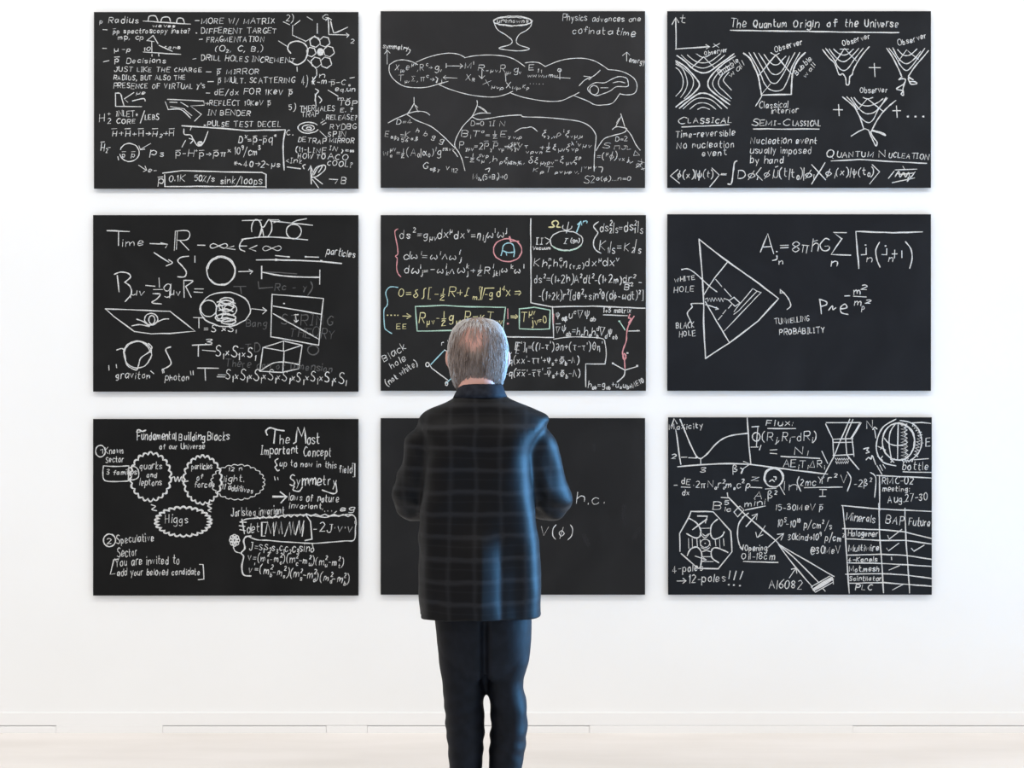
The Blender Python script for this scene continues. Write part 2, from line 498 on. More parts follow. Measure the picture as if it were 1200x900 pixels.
# --- top right
board()
o_(775, 5)
P('chalk_title', 12)
t(575, 695, 190, 75, 'The'); t(760, 1030, 190, 66, 'Quantum'); t(1090, 1300, 190, 70, 'Origin')
t(1369, 1454, 190, 66, 'of'); t(1519, 1620, 190, 70, 'the'); t(1684, 1956, 190, 66, 'Universe'); l('570 215 960 222 1094 222 1400 228 1600 232 1965 235', 13)
P('chalk_writing', 10.5)
t(150, 190, 155, 66, 't'); t(420, 480, 360, 62, 'x')
t(360, 545, 422, 40, 'Observer', -28); t(490, 645, 590, 46, 'Bubble', -118); t(575, 685, 600, 46, 'wall', -92)
t(940, 1165, 395, 48, 'Observer', -65); t(1120, 1250, 590, 46, 'Bubble', -135); t(1195, 1275, 607, 42, 'wall', -100)
o_(930, 5)
t(410, 630, 347, 50, 'Observer', -66); t(865, 1100, 347, 50, 'Observer', -72); t(550, 775, 737, 48, 'Observer', -12)
o_(775, 110)
t(810, 1045, 115, 56, 'Classical'); t(910, 1130, 162, 48, 'interior', -8); s('830 20 800 70 780 100')
t(115, 605, 362, 56, 'Time-reversible', -18); t(125, 600, 452, 60, 'No nucleation', -12); t(340, 535, 517, 60, 'event', -10)
t(740, 1285, 412, 60, 'Nucleation event'); t(735, 1235, 492, 58, 'usually imposed'); t(735, 1005, 572, 60, 'by hand')
P('chalk_heading', 12)
t(135, 205, 248, 62, 'C'); t(220, 575, 243, 44, 'LASSICAL', -4); l('170 275 560 255'); t(745, 800, 262, 60, 'S'); t(815, 985, 262, 46, 'EMI-'); t(1005, 1070, 262, 66, 'C'); t(1085, 1310, 265, 46, 'LASSICAL'); l('760 290 1304 292')
o_(930, 110)
t(275, 340, 525, 72, 'Q'); t(360, 655, 522, 48, 'UANTUM'); t(705, 765, 522, 68, 'N'); t(785, 1115, 524, 46, 'UCLEATION', 18); l('310 555 550 542 800 560 1100 575')
P('chalk_equation', 11.5)
o_(775, 110)
l('135 625 75 680 150 740;420 615 480 670 400 770;825 610 785 665 835 715;945 605 965 598'); t(135, 425, 690, 60, 'φ(x)|ψ(t)'); t(495, 535, 680, 44, '=')
s('625 555 605 570 595 640 580 740 550 745', 13); t(630, 700, 695, 80, 'D'); t(705, 775, 695, 60, 'φ_i'); t(840, 920, 690, 66, 'φ|'); t(925, 1180, 690, 72, 'U(t|t_0)|')
o_(930, 110)
t(90, 160, 685, 62, 'φ_i'); l('150 585 265 710;260 570 150 745;650 585 710 645 630 745'); t(265, 330, 680, 62, 'φ_i'); t(355, 655, 672, 62, '(x)|ψ(t_0)')
P('chalk_signature', 10.5)
l('840 630 1020 622;785 700 830 640;815 735 1000 695;905 600 915 620'); s('840 685 870 640 880 690 910 650 925 690 950 650 965 692 1005 645;860 660 900 665 990 655;950 690 940 725 960 700')
P('chalk_diagram', 10)
o_(775, 5)
l('122 370 120 120;90 165 120 110 145 150;118 370 390 352;370 335 400 352 372 370', 12)
s('130 425 200 475 250 525 300 555 345 568 400 555 470 505 540 455 600 410;120 468 190 510 250 570 300 630 315 665 300 700 240 760 170 810 120 850;610 430 530 480 450 550 400 610 385 655 400 700 470 760 565 830;150 860 240 785 300 745 345 735 400 748 470 795 545 860', 14)
s('165 420 250 495 345 528 440 490 525 420;215 420 280 470 345 485 410 470 490 410;290 410 345 440 400 420;120 525 150 550 180 620 170 700 120 760;120 495 180 540 215 640 200 710 160 770;120 480 200 540 255 600 265 660 240 720 190 780;570 500 480 560 430 630 430 680 480 740 570 800;600 520 520 570 475 630 480 680 520 720 580 780;560 560 515 620 525 650 580 710;180 865 270 790 345 775 420 795 500 865;235 868 290 825 345 815 400 830 450 868;300 870 345 852 400 870', 8.5)
l('250 525 350 435 440 525;830 745 900 660')
s('680 405 730 445 765 510 800 590 815 670 830 755;1190 400 1140 450 1105 510 1085 580 1078 660 1075 745', 15); l('830 752 1075 745', 15); l('805 590 945 420 1080 580', 13)
s('725 400 760 460 800 530 830 600 850 650 890 700 945 718 1000 705 1030 660 1060 590 1080 520 1145 400;765 400 820 500 870 590 900 640 930 655 960 645 1000 590 1050 500 1105 400;805 405 860 490 900 560 945 582 990 560 1030 500 1060 430;850 415 890 470 930 500 970 495 1000 460 1030 430;905 400 945 420 975 405', 9.5)
o_(930, 5)
s('240 375 290 440 340 490 370 570 385 585 405 575 430 610 435 660 450 668 460 655 465 600 485 580 500 530 560 430 625 352', 12)
s('265 365 330 450 370 520 410 548 450 530 500 460 575 365;295 370 350 440 405 475 460 450 540 365;330 370 370 405 410 420 450 410 495 370'); l('350 470 420 365 520 470;385 372 455 372')
l('625 525 718 525;668 490 672 598', 12)
s('770 365 820 440 870 540 895 600;1115 385 1060 450 1000 520 950 595', 12); s('790 365 840 430 880 500 930 548 980 510 1085 365;820 360 870 450 930 492 990 460 1050 390;860 375 900 415 930 425 970 415 1020 370'); l('865 470 935 378 1030 455')
s('895 600 870 625 900 615 925 625 910 660 850 700 900 715 890 745 910 750 905 700 920 650;950 600 990 625 950 610 970 660 1020 655 1000 640 960 640', 12)
o_(930, 110)
s('405 25 460 70 510 120 550 200 580 290;845 55 790 100 740 150 690 220 650 295', 12); s('440 25 500 90 550 190 615 238 660 210 700 130 775 35;475 30 530 110 580 155 620 165 670 150 720 100 765 30;500 30 550 85 620 100 690 75 740 40;575 30 612 42 655 30'); l('530 130 612 40 745 150')
l('475 350 540 310 590 288 620 300', 12); s('620 300 640 350 680 430 690 400 660 360 640 310 700 320 760 345 740 325 690 310 645 300', 12)
l('330 132 405 132;372 90 378 180;820 138 885 138;850 100 858 195', 12)
for x in (945, 1008, 1072): dot(x, 188, 22)
done((782, 13, 1091, 220), (.022, .024, .028), 'black chalkboard headed The Quantum Origin of the Universe, top right of the grid')

# --- middle left
board()
P('chalk_writing', 11)
o_(100, 245)
l('180 178 365 185;275 185 275 300', 13); t(305, 480, 305, 70, 'ime'); l('535 285 670 290;625 280 680 292 665 320;570 360 690 440', 12); s('690 420 720 445 670 470', 12)
t(735, 860, 350, 165, 'ℝ', w=13)
s('855 390 790 400 765 430 800 470 835 520 820 560 765 560', 12); l('905 390 905 440')
o_(260, 245)
t(865, 1100, 370, 62, 'particles', 35)
o_(100, 350)
t(250, 535, 660, 62, 'graviton'); l('195 555 195 590;255 545 260 570;540 600 565 620;635 590 640 615;870 600 875 630;890 600 893 630;648 590 650 612'); t(660, 855, 675, 58, 'photon')
P('chalk_equation', 11.5)
o_(100, 245)
l('930 298 990 300'); t(1015, 1160, 330, 84, '∞')
l('265 550 278 685', 13); s('240 540 290 522 350 530 375 560 340 595 325 605;325 605 370 640 380 700 330 765', 12)
t(375, 480, 710, 60, 'μν'); l('500 632 575 640;610 570 612 645;565 665 640 665;905 660 975 660;900 685 970 690'); s('560 700 620 705 590 745 550 775 630 785'); t(650, 700, 690, 105, 'g'); t(700, 790, 715, 62, 'μν')
l('815 590 818 730;830 640 875 730'); s('820 590 890 595 830 640')
o_(260, 245)
l('100 305 35 325 110 335;150 305 205 305;290 300 225 330 280 348'); s('230 242 180 250 150 290 150 330 190 350'); t(325, 475, 357, 84, '∞')
o_(100, 350)
l('895 155 985 160;940 160 940 240'); t(985, 1080, 270, 62, '=S', w=12); t(1130, 1240, 270, 60, '×S_1')
l('885 385 1045 380;935 385 935 475;970 425 1075 435', 12); t(990, 1045, 380, 52, '3'); t(1075, 1400, 475, 95, 'S_1×S_1×S_1', 10, w=12)
l('930 575 1100 575;990 575 995 675', 12); t(1085, 1150, 655, 60, '='); t(1160, 2150, 662, 90, 'S_1×S_1×S_1×S_1×S_1×S_1×S_1×S_1×S_1', 35, w=12)
P('chalk_diagram', 11)
o_(100, 245)
e(1122, 510, 118, 120, w=13); e(1124, 512, 112, 112, 190, 500, w=11)
e(1157, 828, 208, 142, w=12); e(1020, 822, 66, 68); e(1165, 800, 62, 45, w=13); e(1160, 900, 85, 30, w=14); e(1170, 758, 55, 24, w=13); e(1200, 832, 52, 46); e(1185, 930, 60, 22, w=13); e(1110, 850, 30, 60)
for i in range(5): s('%d %d %d %d %d %d' % (1090 + 8 * i, 770 + 34 * i, 1170, 755 + 36 * i, 1240 - 9 * i, 780 + 34 * i), 13)
l('165 826 700 846 910 1011 700 1029 550 1031 405 1013 240 891 165 826'); s('425 911 480 931 530 961 600 931 650 911 690 909;385 966 450 956 530 971'); e(545, 911, 55, 48); e(550, 916, 25, 35)
e(430, 1206, 110, 110, 20, 350); s('260 1166 310 1156 330 1221 345 1291 420 1331 440 1291 460 1231 530 1181 550 1141 520 1111'); e(432, 1195, 116, 105, 180, 400)
s('705 1141 665 1161 690 1221 710 1271 690 1301 640 1326', 12); dot(703, 1141); dot(640, 1326)
o_(260, 245)
e(287, 162, 42, 75, 160, 470); s('320 130 345 150 385 90 410 110 410 180 380 230;310 230 330 160 345 220;165 250 330 232 480 235 710 255'); l('400 90 470 90;430 112 480 97;585 110 620 95 700 80;400 100 580 115 750 135;170 95 330 92'); e(595, 185, 62, 60)
l('285 420 450 420 650 425 820 432 990 450', 14); dot(450, 420, 28); dot(822, 430, 26); l('445 385 560 395;690 395 800 398', 11); dot(550, 395, 22); dot(695, 395, 22)
l('140 518 250 515;225 500 255 515 235 535', 12); l('330 475 328 575;810 505 810 620', 14); s('330 520 450 545 600 560 810 565', 14)
l('415 705 840 740 800 1126 405 1056 415 705;425 803 820 869;425 866 800 1076', 12); dot(515, 781, 20); l('610 871 615 931;598 921 615 936 632 919;600 875 632 873', 13); l('250 826 365 839;340 816 370 839 340 866', 12)
l('340 1146 510 1091 665 1126 635 1321 500 1351 315 1341 340 1146;340 1146 515 1176 665 1126;515 1176 505 1351;510 1091 510 1171', 11); s('315 1341 420 1276 520 1266 635 1286')
P('chalk_ghost_writing', 12, 1)
l('340 518 620 535;300 600 305 655 420 648'); s('735 600 750 650 710 715'); t(440, 700, 670, 60, 'Rc - γ')
l('100 640 200 640;155 645 160 700')
o_(260, 350)
t(490, 920, 220, 95, 'STRING'); t(560, 930, 310, 80, 'THEORY', 25); t(200, 370, 232, 60, 'Bang'); t(30, 910, 560, 62, 'There can of Dimension', 40); e(755, 425, 45, 40); t(150, 310, 440, 70, '-TD')
done((109, 252, 420, 459), (.016, .016, .016), 'black chalkboard starting with Time and an arrow to R, middle row left')
# --- centre (colours: 0 white, 1 ghost, 2 yellow, 3 red, 4 cyan, 5 green)
board()
P('chalk_equation', 10.5)
o_(440, 245)
t(205, 1075, 240, 74, 'ds^2=g_{μν}dx^μdx^ν=η_{ij}ω^iω^j'); t(230, 695, 415, 62, 'dω^i=ω^i∧ω^i_j'); t(235, 1218, 530, 66, 'dω^i_j=-ω^i_k∧ω^k_j+½R^i_{jkl}ω^kω^l')
o_(595, 245)
t(445, 530, 175, 82, 'ψ'); t(230, 285, 290, 56, 'II', w=13); t(205, 350, 335, 26, 'Vacuum'); t(460, 485, 282, 50, 'I'); t(520, 590, 275, 32, '(gn)'); l('310 235 355 260 320 290')
t(760, 1105, 180, 74, 'ds_2^2|_S=ds_1^2|_S'); t(760, 1095, 342, 80, 'K_1|_S=K_2|_S'); t(220, 910, 472, 70, 'Kh_r^nh_ν^cη_{(τ,c)}dx^μdx^ν')
t(220, 940, 610, 66, 'ds^2=(1+2h)A^2dt^2-(1+2m)'); t(955, 1050, 600, 52, 'dr^2'); l('955 608 1020 614;1085 608 1105 608'); t(965, 1030, 668, 50, 'B^2')
t(255, 1118, 747, 72, '-(1+2k)r^2[dθ^2+sin^2θ(dφ-ωdt)^2]')
o_(595, 350)
t(400, 720, 165, 70, 'Ψ_{αβ}u^c∇Ψ_{ab}'); t(395, 900, 285, 68, '∇̄Ψ_{ab}=h_ch_ah_b^d∇_dΨ_{ab}', 32); t(790, 1015, 117, 42, '1+3 matrix'); l('790 135 990 140')
t(65, 775, 425, 66, "E']_l=((l-τ')∂η+(τ-τ')θη'"); t(-20, 585, 535, 60, "-q(xx'-ττ'+Ψ_s+Φ_b-Λ)"); t(-20, 595, 642, 60, "-q(x̄x̄'-τ̄τ̄'-Ψ̄_s+Φ_b-Λ)"); t(665, 995, 735, 56, 'h_{ab}=g_{ab}+u_au_b'); t(1010, 1125, 750, 46, '→ME10', -60)
o_(440, 350)
t(1120, 1185, 440, 76, ',[')
P('chalk_writing', 10.5)
t(75, 250, 525, 62, 'Black', -108); t(135, 250, 580, 56, 'hole', -72); t(100, 345, 720, 52, '(not white)', -172); t(545, 590, 385, 42, "r'"); t(640, 680, 700, 40, 'i')
P('chalk_diagram', 10)
l('445 540 465 575 600 675;570 425 600 440;1040 590 1045 715;1080 315 1200 318', 12); e(430, 545, 14, 18); e(588, 702, 10, 16)
o_(595, 245)
l('190 80 192 600 190 776 370 809 700 803 1135 821', 12); e(485, 262, 135, 80); s('750 105 710 140 735 180 745 200 715 250 710 300 730 340 770 365', 11)
o_(595, 350)
l('0 315 380 322;370 65 380 320', 12); s('380 335 500 318 640 318 780 330 805 370 815 460 805 540', 9); l('805 540 645 540 645 730', 12)
s('970 590 960 640 905 690', 12); l('1000 268 1090 265;870 535 970 590 1075 560', 12); dot(990, 450, 22); dot(1075, 265, 20); dot(870, 535, 20); dot(1070, 555, 22)
pen.c = 2
P('chalk_yellow_equation', 11, 2)
o_(440, 245)
t(190, 870, 725, 76, '0=δ∫[-½R+ℒ_m]'); l('860 655 880 750 905 655 980 652'); t(905, 965, 725, 62, '-g'); t(1000, 1110, 720, 72, 'd^4x'); t(1150, 1198, 718, 80, '⇒')
o_(440, 350)
for x in (100, 130, 160, 185): dot(x, 137, 14)
l('225 145 280 145;260 125 295 145 260 165'); t(175, 255, 250, 48, 'EE'); t(360, 1040, 190, 92, 'R_{μν}-½g_{μν}R=κT_{μν}', w=12); t(1115, 1180, 180, 84, '⇒', w=14)
o_(595, 245)
s('340 150 385 145 365 115 395 95 420 115 405 145 435 150', 13)
o_(595, 350)
t(110, 215, 185, 82, 'T^{μν}'); t(195, 320, 218, 64, 'jν=0', -20)
P('chalk_green_frame', 12, 5)
l('95 85 220 70 350 95 345 250 210 255 95 250 95 85'); l('970 260 925 190'); dot(923, 187, 20)
o_(440, 350)
l('330 65 560 55 700 65 1075 72 1055 265 700 262 345 268 330 65')
o_(595, 245)
e(485, 262, 135, 82, 25, 150, w=14)
P('chalk_red_drawing', 11, 3)
o_(440, 245)
s('185 165 160 190 180 300 185 370 165 390 180 410 175 480 185 530 210 560', 10); e(1093, 340, 118, 95, w=12); l('1110 232 1120 268', 28); l('1130 265 1185 268', 13)
o_(440, 350)
l('1095 85 1095 165', 13); dot(1095, 207, 20)
o_(595, 350)
l('378 130 378 200', 15); s('1045 145 1000 220 985 280 980 350 955 420 950 460 965 510 970 580;1010 130 1000 160 1020 165 1000 200', 13); e(965, 480, 12, 24, w=14)
P('chalk_blue_drawing', 11, 4)
o_(440, 245)
s('185 648 120 645 85 690 100 760 95 800 70 840 75 970 90 1000 135 1030', 10); s('1050 345 1060 300 1100 280 1140 300 1150 370;1055 345 1100 360 1150 355', 11); l('1050 345 1040 385;1080 360 1085 382;1150 350 1145 392', 13)
o_(595, 245)
l('570 190 600 110;578 128 605 100 610 130', 16); t(620, 650, 115, 30, 'n')
o_(440, 350)
l('460 545 570 425;585 700 660 630', 13)
done((446, 252, 757, 458), (.026, .026, .026), 'black chalkboard with yellow, red and blue chalk among white equations, centre of the grid')

# --- middle right
board()
P('chalk_diagram', 12)
o_(775, 245)
l('312 252 340 560 350 740 350 941 365 1236', 14); l('310 250 440 350 550 435 800 610 970 742 800 926 565 1106 365 1236', 14)
l('550 435 440 570 350 710;365 765 455 926 565 1106', 12); l('450 580 500 640;520 660 580 725;580 791 555 821;535 836 510 866;500 881 470 916', 11); l('560 760 600 730 650 775 610 805 560 760', 12)
l('365 745 380 735 385 765 400 735 410 770 420 735 435 765 445 735 460 760 470 735 485 765 495 735 510 765 520 740 560 755', 11)
l('755 660 620 820 600 850;790 680 640 840 600 870;825 690 700 820 600 925 520 1010;760 660 790 678 825 690', 8.5)
s('170 500 220 495 280 530 340 585 400 640 460 685;350 781 250 783 255 811 215 861 240 921 240 936;985 670 1010 690 1050 740 1070 790 1065 810 1040 830', 11); dot(172, 500, 20); l('365 791 410 801 470 826;455 812 472 828 450 832;985 665 985 697 1017 690', 11)
P('chalk_writing', 11)
t(110, 275, 605, 36, 'WHITE', -22); t(105, 270, 692, 50, 'HOLE', -10)
o_(775, 350)
t(125, 270, 245, 52, 'BLACK', -5); t(150, 285, 317, 52, 'HOLE', -12); t(940, 1220, 212, 46, 'TUNNELLING', -28); t(980, 1350, 302, 50, 'PROBABILITY', -22)
P('chalk_equation', 12)
o_(775, 245)
l('820 355 880 205 930 370;845 315 905 310;985 300 1050 298;985 322 1050 318', 12); s('955 385 955 415 920 425'); dot(955, 352, 16); t(975, 1005, 460, 54, 'n'); t(1085, 1145, 350, 95, '8')
o_(930, 245)
t(55, 120, 355, 120, 'π'); t(150, 200, 355, 110, 'ħ'); t(215, 295, 348, 115, 'G'); l('435 195 330 195 400 245 310 375 470 382', 14); t(315, 370, 470, 78, 'n'); l('540 490 515 185 820 195 1065 190', 14)
l('600 320 600 375 560 378;770 330 770 378 730 375;815 372 855 370;838 340 835 405;895 345 895 400', 12); dot(595, 298, 17); dot(760, 305, 17); t(605, 645, 435, 56, 'n'); t(785, 815, 430, 52, 'n')
s('710 275 680 340 690 420 715 480;925 270 970 330 980 410 960 490', 12)
l('425 718 465 718;495 722 600 728'); t(500, 550, 706, 58, 'm'); t(560, 600, 667, 38, '2')
o_(930, 350)
l('215 5 230 125', 13); s('215 5 270 25 270 50 225 65;290 95 320 60 325 90 350 75;390 85 440 75 425 45 390 70 395 115 450 130', 12); t(505, 555, 50, 58, 'm'); t(565, 590, 88, 54, 'p'); t(592, 640, 38, 36, '2')
done((782, 251, 1091, 458), (.018, .020, .025), 'black chalkboard with one large chalk triangle and a square root formula, middle row right')

# --- bottom left
board()
P('chalk_title', 12.5)
o_(100, 485)
t(430, 750, 215, 72, 'Fundamental'); t(775, 990, 215, 66, 'Building'); t(1010, 1190, 215, 70, 'Blocks'); s('425 150 440 130 470 145 500 135', 14)
o_(260, 485)
s('375 175 365 140 400 115 450 130 515 140', 15); l('440 140 430 240', 17); t(480, 555, 245, 76, 'he'); l('595 245 612 232 625 110 660 185 685 115 695 240', 15); t(705, 800, 247, 86, 'ost')
t(325, 630, 330, 74, 'Important'); t(675, 900, 352, 76, 'Concept')
t(560, 950, 590, 88, 'Symmetry', w=14.5); s('600 600 590 630 640 640 665 605;940 570 950 640 920 660 830 630', 13)
P('chalk_writing', 10)
s('465 370 440 390 455 425 440 440 460 470 475 465', 12); t(480, 945, 430, 52, 'up to now in this', 20); t(970, 1075, 487, 66, 'field'); l('1080 410 1100 410 1100 520 1085 520;435 520 440 548;460 525 465 545')
t(555, 965, 715, 66, 'laws of nature', 15, w=11); t(55, 165, 470, 36, '12 n'); t(20, 180, 560, 56, 'light.'); t(0, 255, 620, 46, '11 additives', 35)
o_(260, 590)
t(560, 840, 40, 46, 'invariant,', w=11); t(850, 1095, 67, 46, '...,eg', -10, w=11); t(75, 515, 105, 70, 'Jarlskog invariant', -18)
o_(100, 485)
t(615, 985, 290, 46, 'of our Universe'); t(118, 135, 325, 36, '1'); t(165, 315, 330, 56, 'Known', -5); t(165, 315, 400, 52, 'Sector'); t(175, 425, 502, 46, '3 families')
t(450, 635, 455, 58, 'quarks'); t(510, 590, 525, 48, 'and'); t(450, 630, 590, 56, 'leptons'); t(880, 1050, 457, 52, 'particles'); t(920, 970, 545, 52, 'of'); t(900, 1070, 607, 52, 'forces')
o_(100, 590)
t(660, 850, 165, 76, 'Higgs'); t(180, 220, 335, 56, '2'); t(260, 565, 335, 70, 'Speculative', -28); t(265, 430, 442, 74, 'Sector', -8); l('270 460 235 465 205 585 245 582;945 505 975 505 980 625 935 630', 12)
t(245, 775, 520, 70, 'You are invited to', -25); t(265, 945, 595, 58, 'add your beloved candidate', -5)
P('chalk_equation', 10.5)
o_(260, 590)
t(205, 305, 240, 76, 'det'); l('370 155 330 155 330 270 355 270', 14); l('360 250 380 150 405 250 425 155 430 265;430 265 450 150 475 250 490 150 500 250;520 270 560 150 570 260 590 150 600 250;610 260 640 140 650 250 680 140 665 270', 12); l('700 100 735 150 745 295 690 305', 15)
t(760, 1095, 235, 76, "-2J·v·v'"); t(225, 755, 385, 74, 'J=s_1s_2s_3c_1c_2c_3sinδ', 15); t(215, 1000, 470, 66, 'v=(m_t^2-m_c^2)(m_c^2-m_u^2)(m_u^2-m_t^2)', 45); t(215, 1045, 565, 70, "v'=(m_b^2-m_s^2)(m_s^2-m_d^2)(m_d^2-m_b^2)", 95)
P('chalk_diagram', 11)
s('150 155 200 130 300 120 430 115 500 100 560 95 640 95 720 95 850 115 900 105 980 100 1050 90 1095 105 1110 150 1105 200 1095 300 1020 310 900 320 750 330 600 322 480 315 380 305 290 300 210 270', 11)
zig(290, 118, 700, 95, 16, 9, 13); zig(700, 95, 1080, 100, 10, 8, 14); l('150 155 200 155;145 185 190 190;150 215 195 225;165 130 185 250', 14)
for a in range(0, 360, 45): e(105 + 26 * math.cos(math.radians(a)), 305 + 32 * math.sin(math.radians(a)), 17, 17, n=10)
e(105, 305, 12, 14); s('95 360 110 395 150 410'); s('240 270 200 275 180 310 190 370 160 410 180 440 165 520 180 590 240 600', 15)
o_(100, 485)
e(125, 308, 40, 48); s('150 430 250 435 355 430;150 430 145 490 160 550 250 560 355 555;360 450 400 435 435 460 440 520 400 545 365 540'); l('360 430 355 550')
scallop(540, 520, 165, 192, 22, .12, 14); scallop(540, 521, 160, 190, 22, .10, 11); scallop(970, 545, 152, 193, 22, .12, 14); scallop(970, 546, 148, 190, 22, .10, 11); scallop(1262, 565, 216, 142, 24, .08, 8.5)
s('705 540 735 520 745 560 765 520 775 560 795 520 805 560 850 555')
o_(100, 590)
scallop(810, 150, 222, 118, 26, .13, 14); scallop(810, 151, 212, 112, 26, .15, 12); e(200, 305, 50, 52, w=13); s('545 10 580 25 550 50 590 60;1045 5 1010 20 1045 40 1015 55 1040 70')
o_(260, 485)
l('425 685 535 685', 26); l('485 645 535 685 490 735', 17)
done((109, 491, 420, 698), (.012, .012, .012), 'black chalkboard with three scalloped clouds and the word Symmetry, bottom left of the grid')

# --- bottom middle
board()
P('chalk_writing', 5.6)
o_(600, 480, 3.912)
t(295, 418, 432, 50, 'h.c.'); t(132, 270, 580, 50, 'V(φ)')
P('chalk_smear', 26, 6)
s('515 440 512 480 518 520;330 575 340 600 350 620;560 590 575 560 590 545;375 160 380 185;590 120 600 150')
done((446, 490, 756, 697), (.024, .024, .025), 'nearly empty black chalkboard behind the man, only h.c. and V left uncovered')

# --- bottom right
board()
P('chalk_diagram', 11.5)
o_(775, 485)
l('120 130 160 415;85 100 105 40 130 80', 13); l('135 437 330 420 560 410 740 418 900 440 1094 465 1374 498', 14); l('680 395 735 415 670 460', 12)
s('155 45 190 130 235 240 290 350 325 370;330 370 380 330 450 250 520 200 600 175 720 160', 13); l('710 30 725 250 740 415', 14); l('165 360 210 358;225 362 290 366;285 360 325 372;325 370 325 415', 11)
e(930, 525, 80, 80, w=14); e(930, 528, 74, 74, 150, 420, w=12); s('895 560 915 545 935 560;930 520 950 525 945 545'); l('975 590 1020 665', 13)
l('495 690 550 695 545 655', 13)
o_(930, 485)
l('270 72 550 72;265 85 325 210;550 72 475 200;325 210 490 205;330 235 490 235;325 215 330 350;485 215 500 350;325 345 490 335;465 45 400 190 330 360 245 520;490 45 430 190 440 340 540 460;560 75 480 205;235 310 280 410;235 525 235 575', 11.5)
zig(345, 375, 455, 375, 12, 8); zig(350, 405, 455, 400, 12, 10)
e(868, 230, 135, 155, w=14); e(868, 232, 130, 150, -100, 60, w=11); s('845 45 740 110 690 220 690 320 740 400 845 430', 13); s('840 85 800 150 790 250 810 380;750 200 790 245 850 262 920 255'); l('865 75 860 375', 13)
zig(912, 85, 915, 385, 22, 24, 12); zig(925, 100, 935, 370, 16, 12, 12)
s('880 55 960 70 1020 110 1050 170 1060 240 1040 310 1000 360 950 395', 12); zig(985, 85, 1045, 160, 8, 14, 12); zig(1045, 170, 1010, 350, 14, 16, 12); zig(900, 395, 990, 385, 8, 10, 12)
l('970 75 1060 72 1135 80;1000 380 1115 370;670 130 680 200;700 270 760 300;720 290 735 270;690 430 730 500;715 425 735 470;740 420 760 450;800 375 830 400;805 400 835 370;695 350 735 385;720 375 735 350')
s('580 290 620 280 605 300 625 315 600 325;600 380 620 360 640 375 650 345 680 420;655 130 670 110 690 125'); l('690 510 1140 530;710 512 712 800;905 480 1140 485', 12)
o_(775, 590)
l('245 65 230 110 150 250 155 395;165 415 300 535 470 540 585 400 575 230 430 68 245 65', 13)
s('225 120 290 160 325 220 320 270 280 285 210 250;465 130 415 180 410 260 440 295 500 270 520 235;215 430 240 380 290 360 325 390 335 440 325 520;475 490 420 450 415 390 450 365 520 390 550 405', 13)
s('320 245 360 285 405 245;340 250 365 268 390 250;335 400 370 390 410 400;330 365 370 380 400 365', 9); l('320 205 405 205;340 440 410 440;335 480 430 480;225 290 228 370;255 290 258 365;295 290 298 360;320 300 325 350;400 310 405 350;445 300 450 350;480 295 485 365;515 290 520 350', 9); e(362, 330, 38, 34, w=9); dot(362, 330, 14)
l('260 215 375 130;300 105 380 105 365 160', 16); l('280 435 370 465;345 445 372 467 340 478', 11)
l('130 640 200 640;180 620 205 640 180 660', 11); l('555 -50 690 90 760 150 950 310 975 340;670 115 720 80', 14); l('600 70 650 20 685 55 630 110 600 70', 11)
l('975 340 1094 410 1430 605;975 345 1094 445 1300 650;970 340 1060 465 1200 635 1250 690', 12)
l('700 190 790 90;750 100 795 85 785 130;860 185 800 280;780 240 790 280 840 260;890 355 1000 255;960 255 1010 250 990 300;650 365 672 385 680 345;1060 615 1110 540;1075 545 1112 535 1120 575', 12); s('680 110 640 170 630 260 645 340 670 380', 12)
o_(930, 590)
l('168 712 315 622', 40); l('145 690 300 600 330 650 180 735 145 690;325 625 330 665', 10); l('245 705 260 725', 12)
P('chalk_table', 12)
l('405 20 425 210 460 740;705 0 710 220 745 740;920 40 930 300 960 740', 12.5)
l('400 18 700 45 1140 65;405 208 700 215 920 235 1140 290;435 292 700 305 920 305 1140 335;440 428 720 420 920 428 1140 462;440 492 720 495 1140 520;430 585 740 580 920 590 1140 620;455 660 750 655 1140 685', 12.5)
l('780 265 790 295 895 215;770 370 785 392 870 330;975 370 995 395 1080 345;810 445 810 465;790 550 875 515;820 715 905 670', 12)
t(435, 670, 135, 68, 'Minerals', 25); t(760, 910, 160, 72, 'BAP', 15); t(955, 1125, 178, 66, 'Futura', 5); t(450, 695, 270, 48, 'Halogener'); t(455, 705, 392, 52, 'Multiwire'); t(450, 690, 480, 42, '4-Kanals'); t(460, 705, 562, 46, 'Mot.mesh'); t(460, 725, 637, 40, 'Scintilator'); t(510, 650, 717, 50, 'PLC')
P('chalk_equation', 11)
o_(775, 485)
l('750 108 805 104;800 105 785 275;740 275 800 275;825 260 810 300;900 300 955 297;900 325 955 330;990 352 1310 368', 12); e(785, 190, 32, 35); t(835, 1279, 220, 74, '(R_j,R_i-dR_i)'); t(1100, 1195, 330, 74, 'N_i'); t(1005, 1340, 440, 64, 'AE_iT_iΔR_i')
l('105 590 130 590;165 605 240 608;740 608 830 612;860 620 950 615'); t(165, 235, 580, 52, 'dE'); t(175, 230, 670, 48, 'dx'); t(265, 725, 610, 58, '·2πN_ar_e^2m_ec^2ρ'); t(735, 800, 555, 36, 'Z'); t(765, 825, 695, 60, 'A'); t(885, 945, 700, 60, 'β^2'); t(1015, 1110, 630, 70, 'ln')
o_(930, 485)
s('45 520 30 570 60 640;445 480 475 540 445 640;635 485 680 530 670 690'); t(55, 180, 590, 62, '2mc'); t(195, 250, 570, 60, 'Y'); t(285, 350, 560, 56, 'r^2'); t(390, 450, 570, 80, 'V'); l('90 610 400 605;240 625 240 680;215 625 270 625;215 682 265 680'); t(500, 640, 600, 62, '-2β^2')
P('chalk_writing', 11)
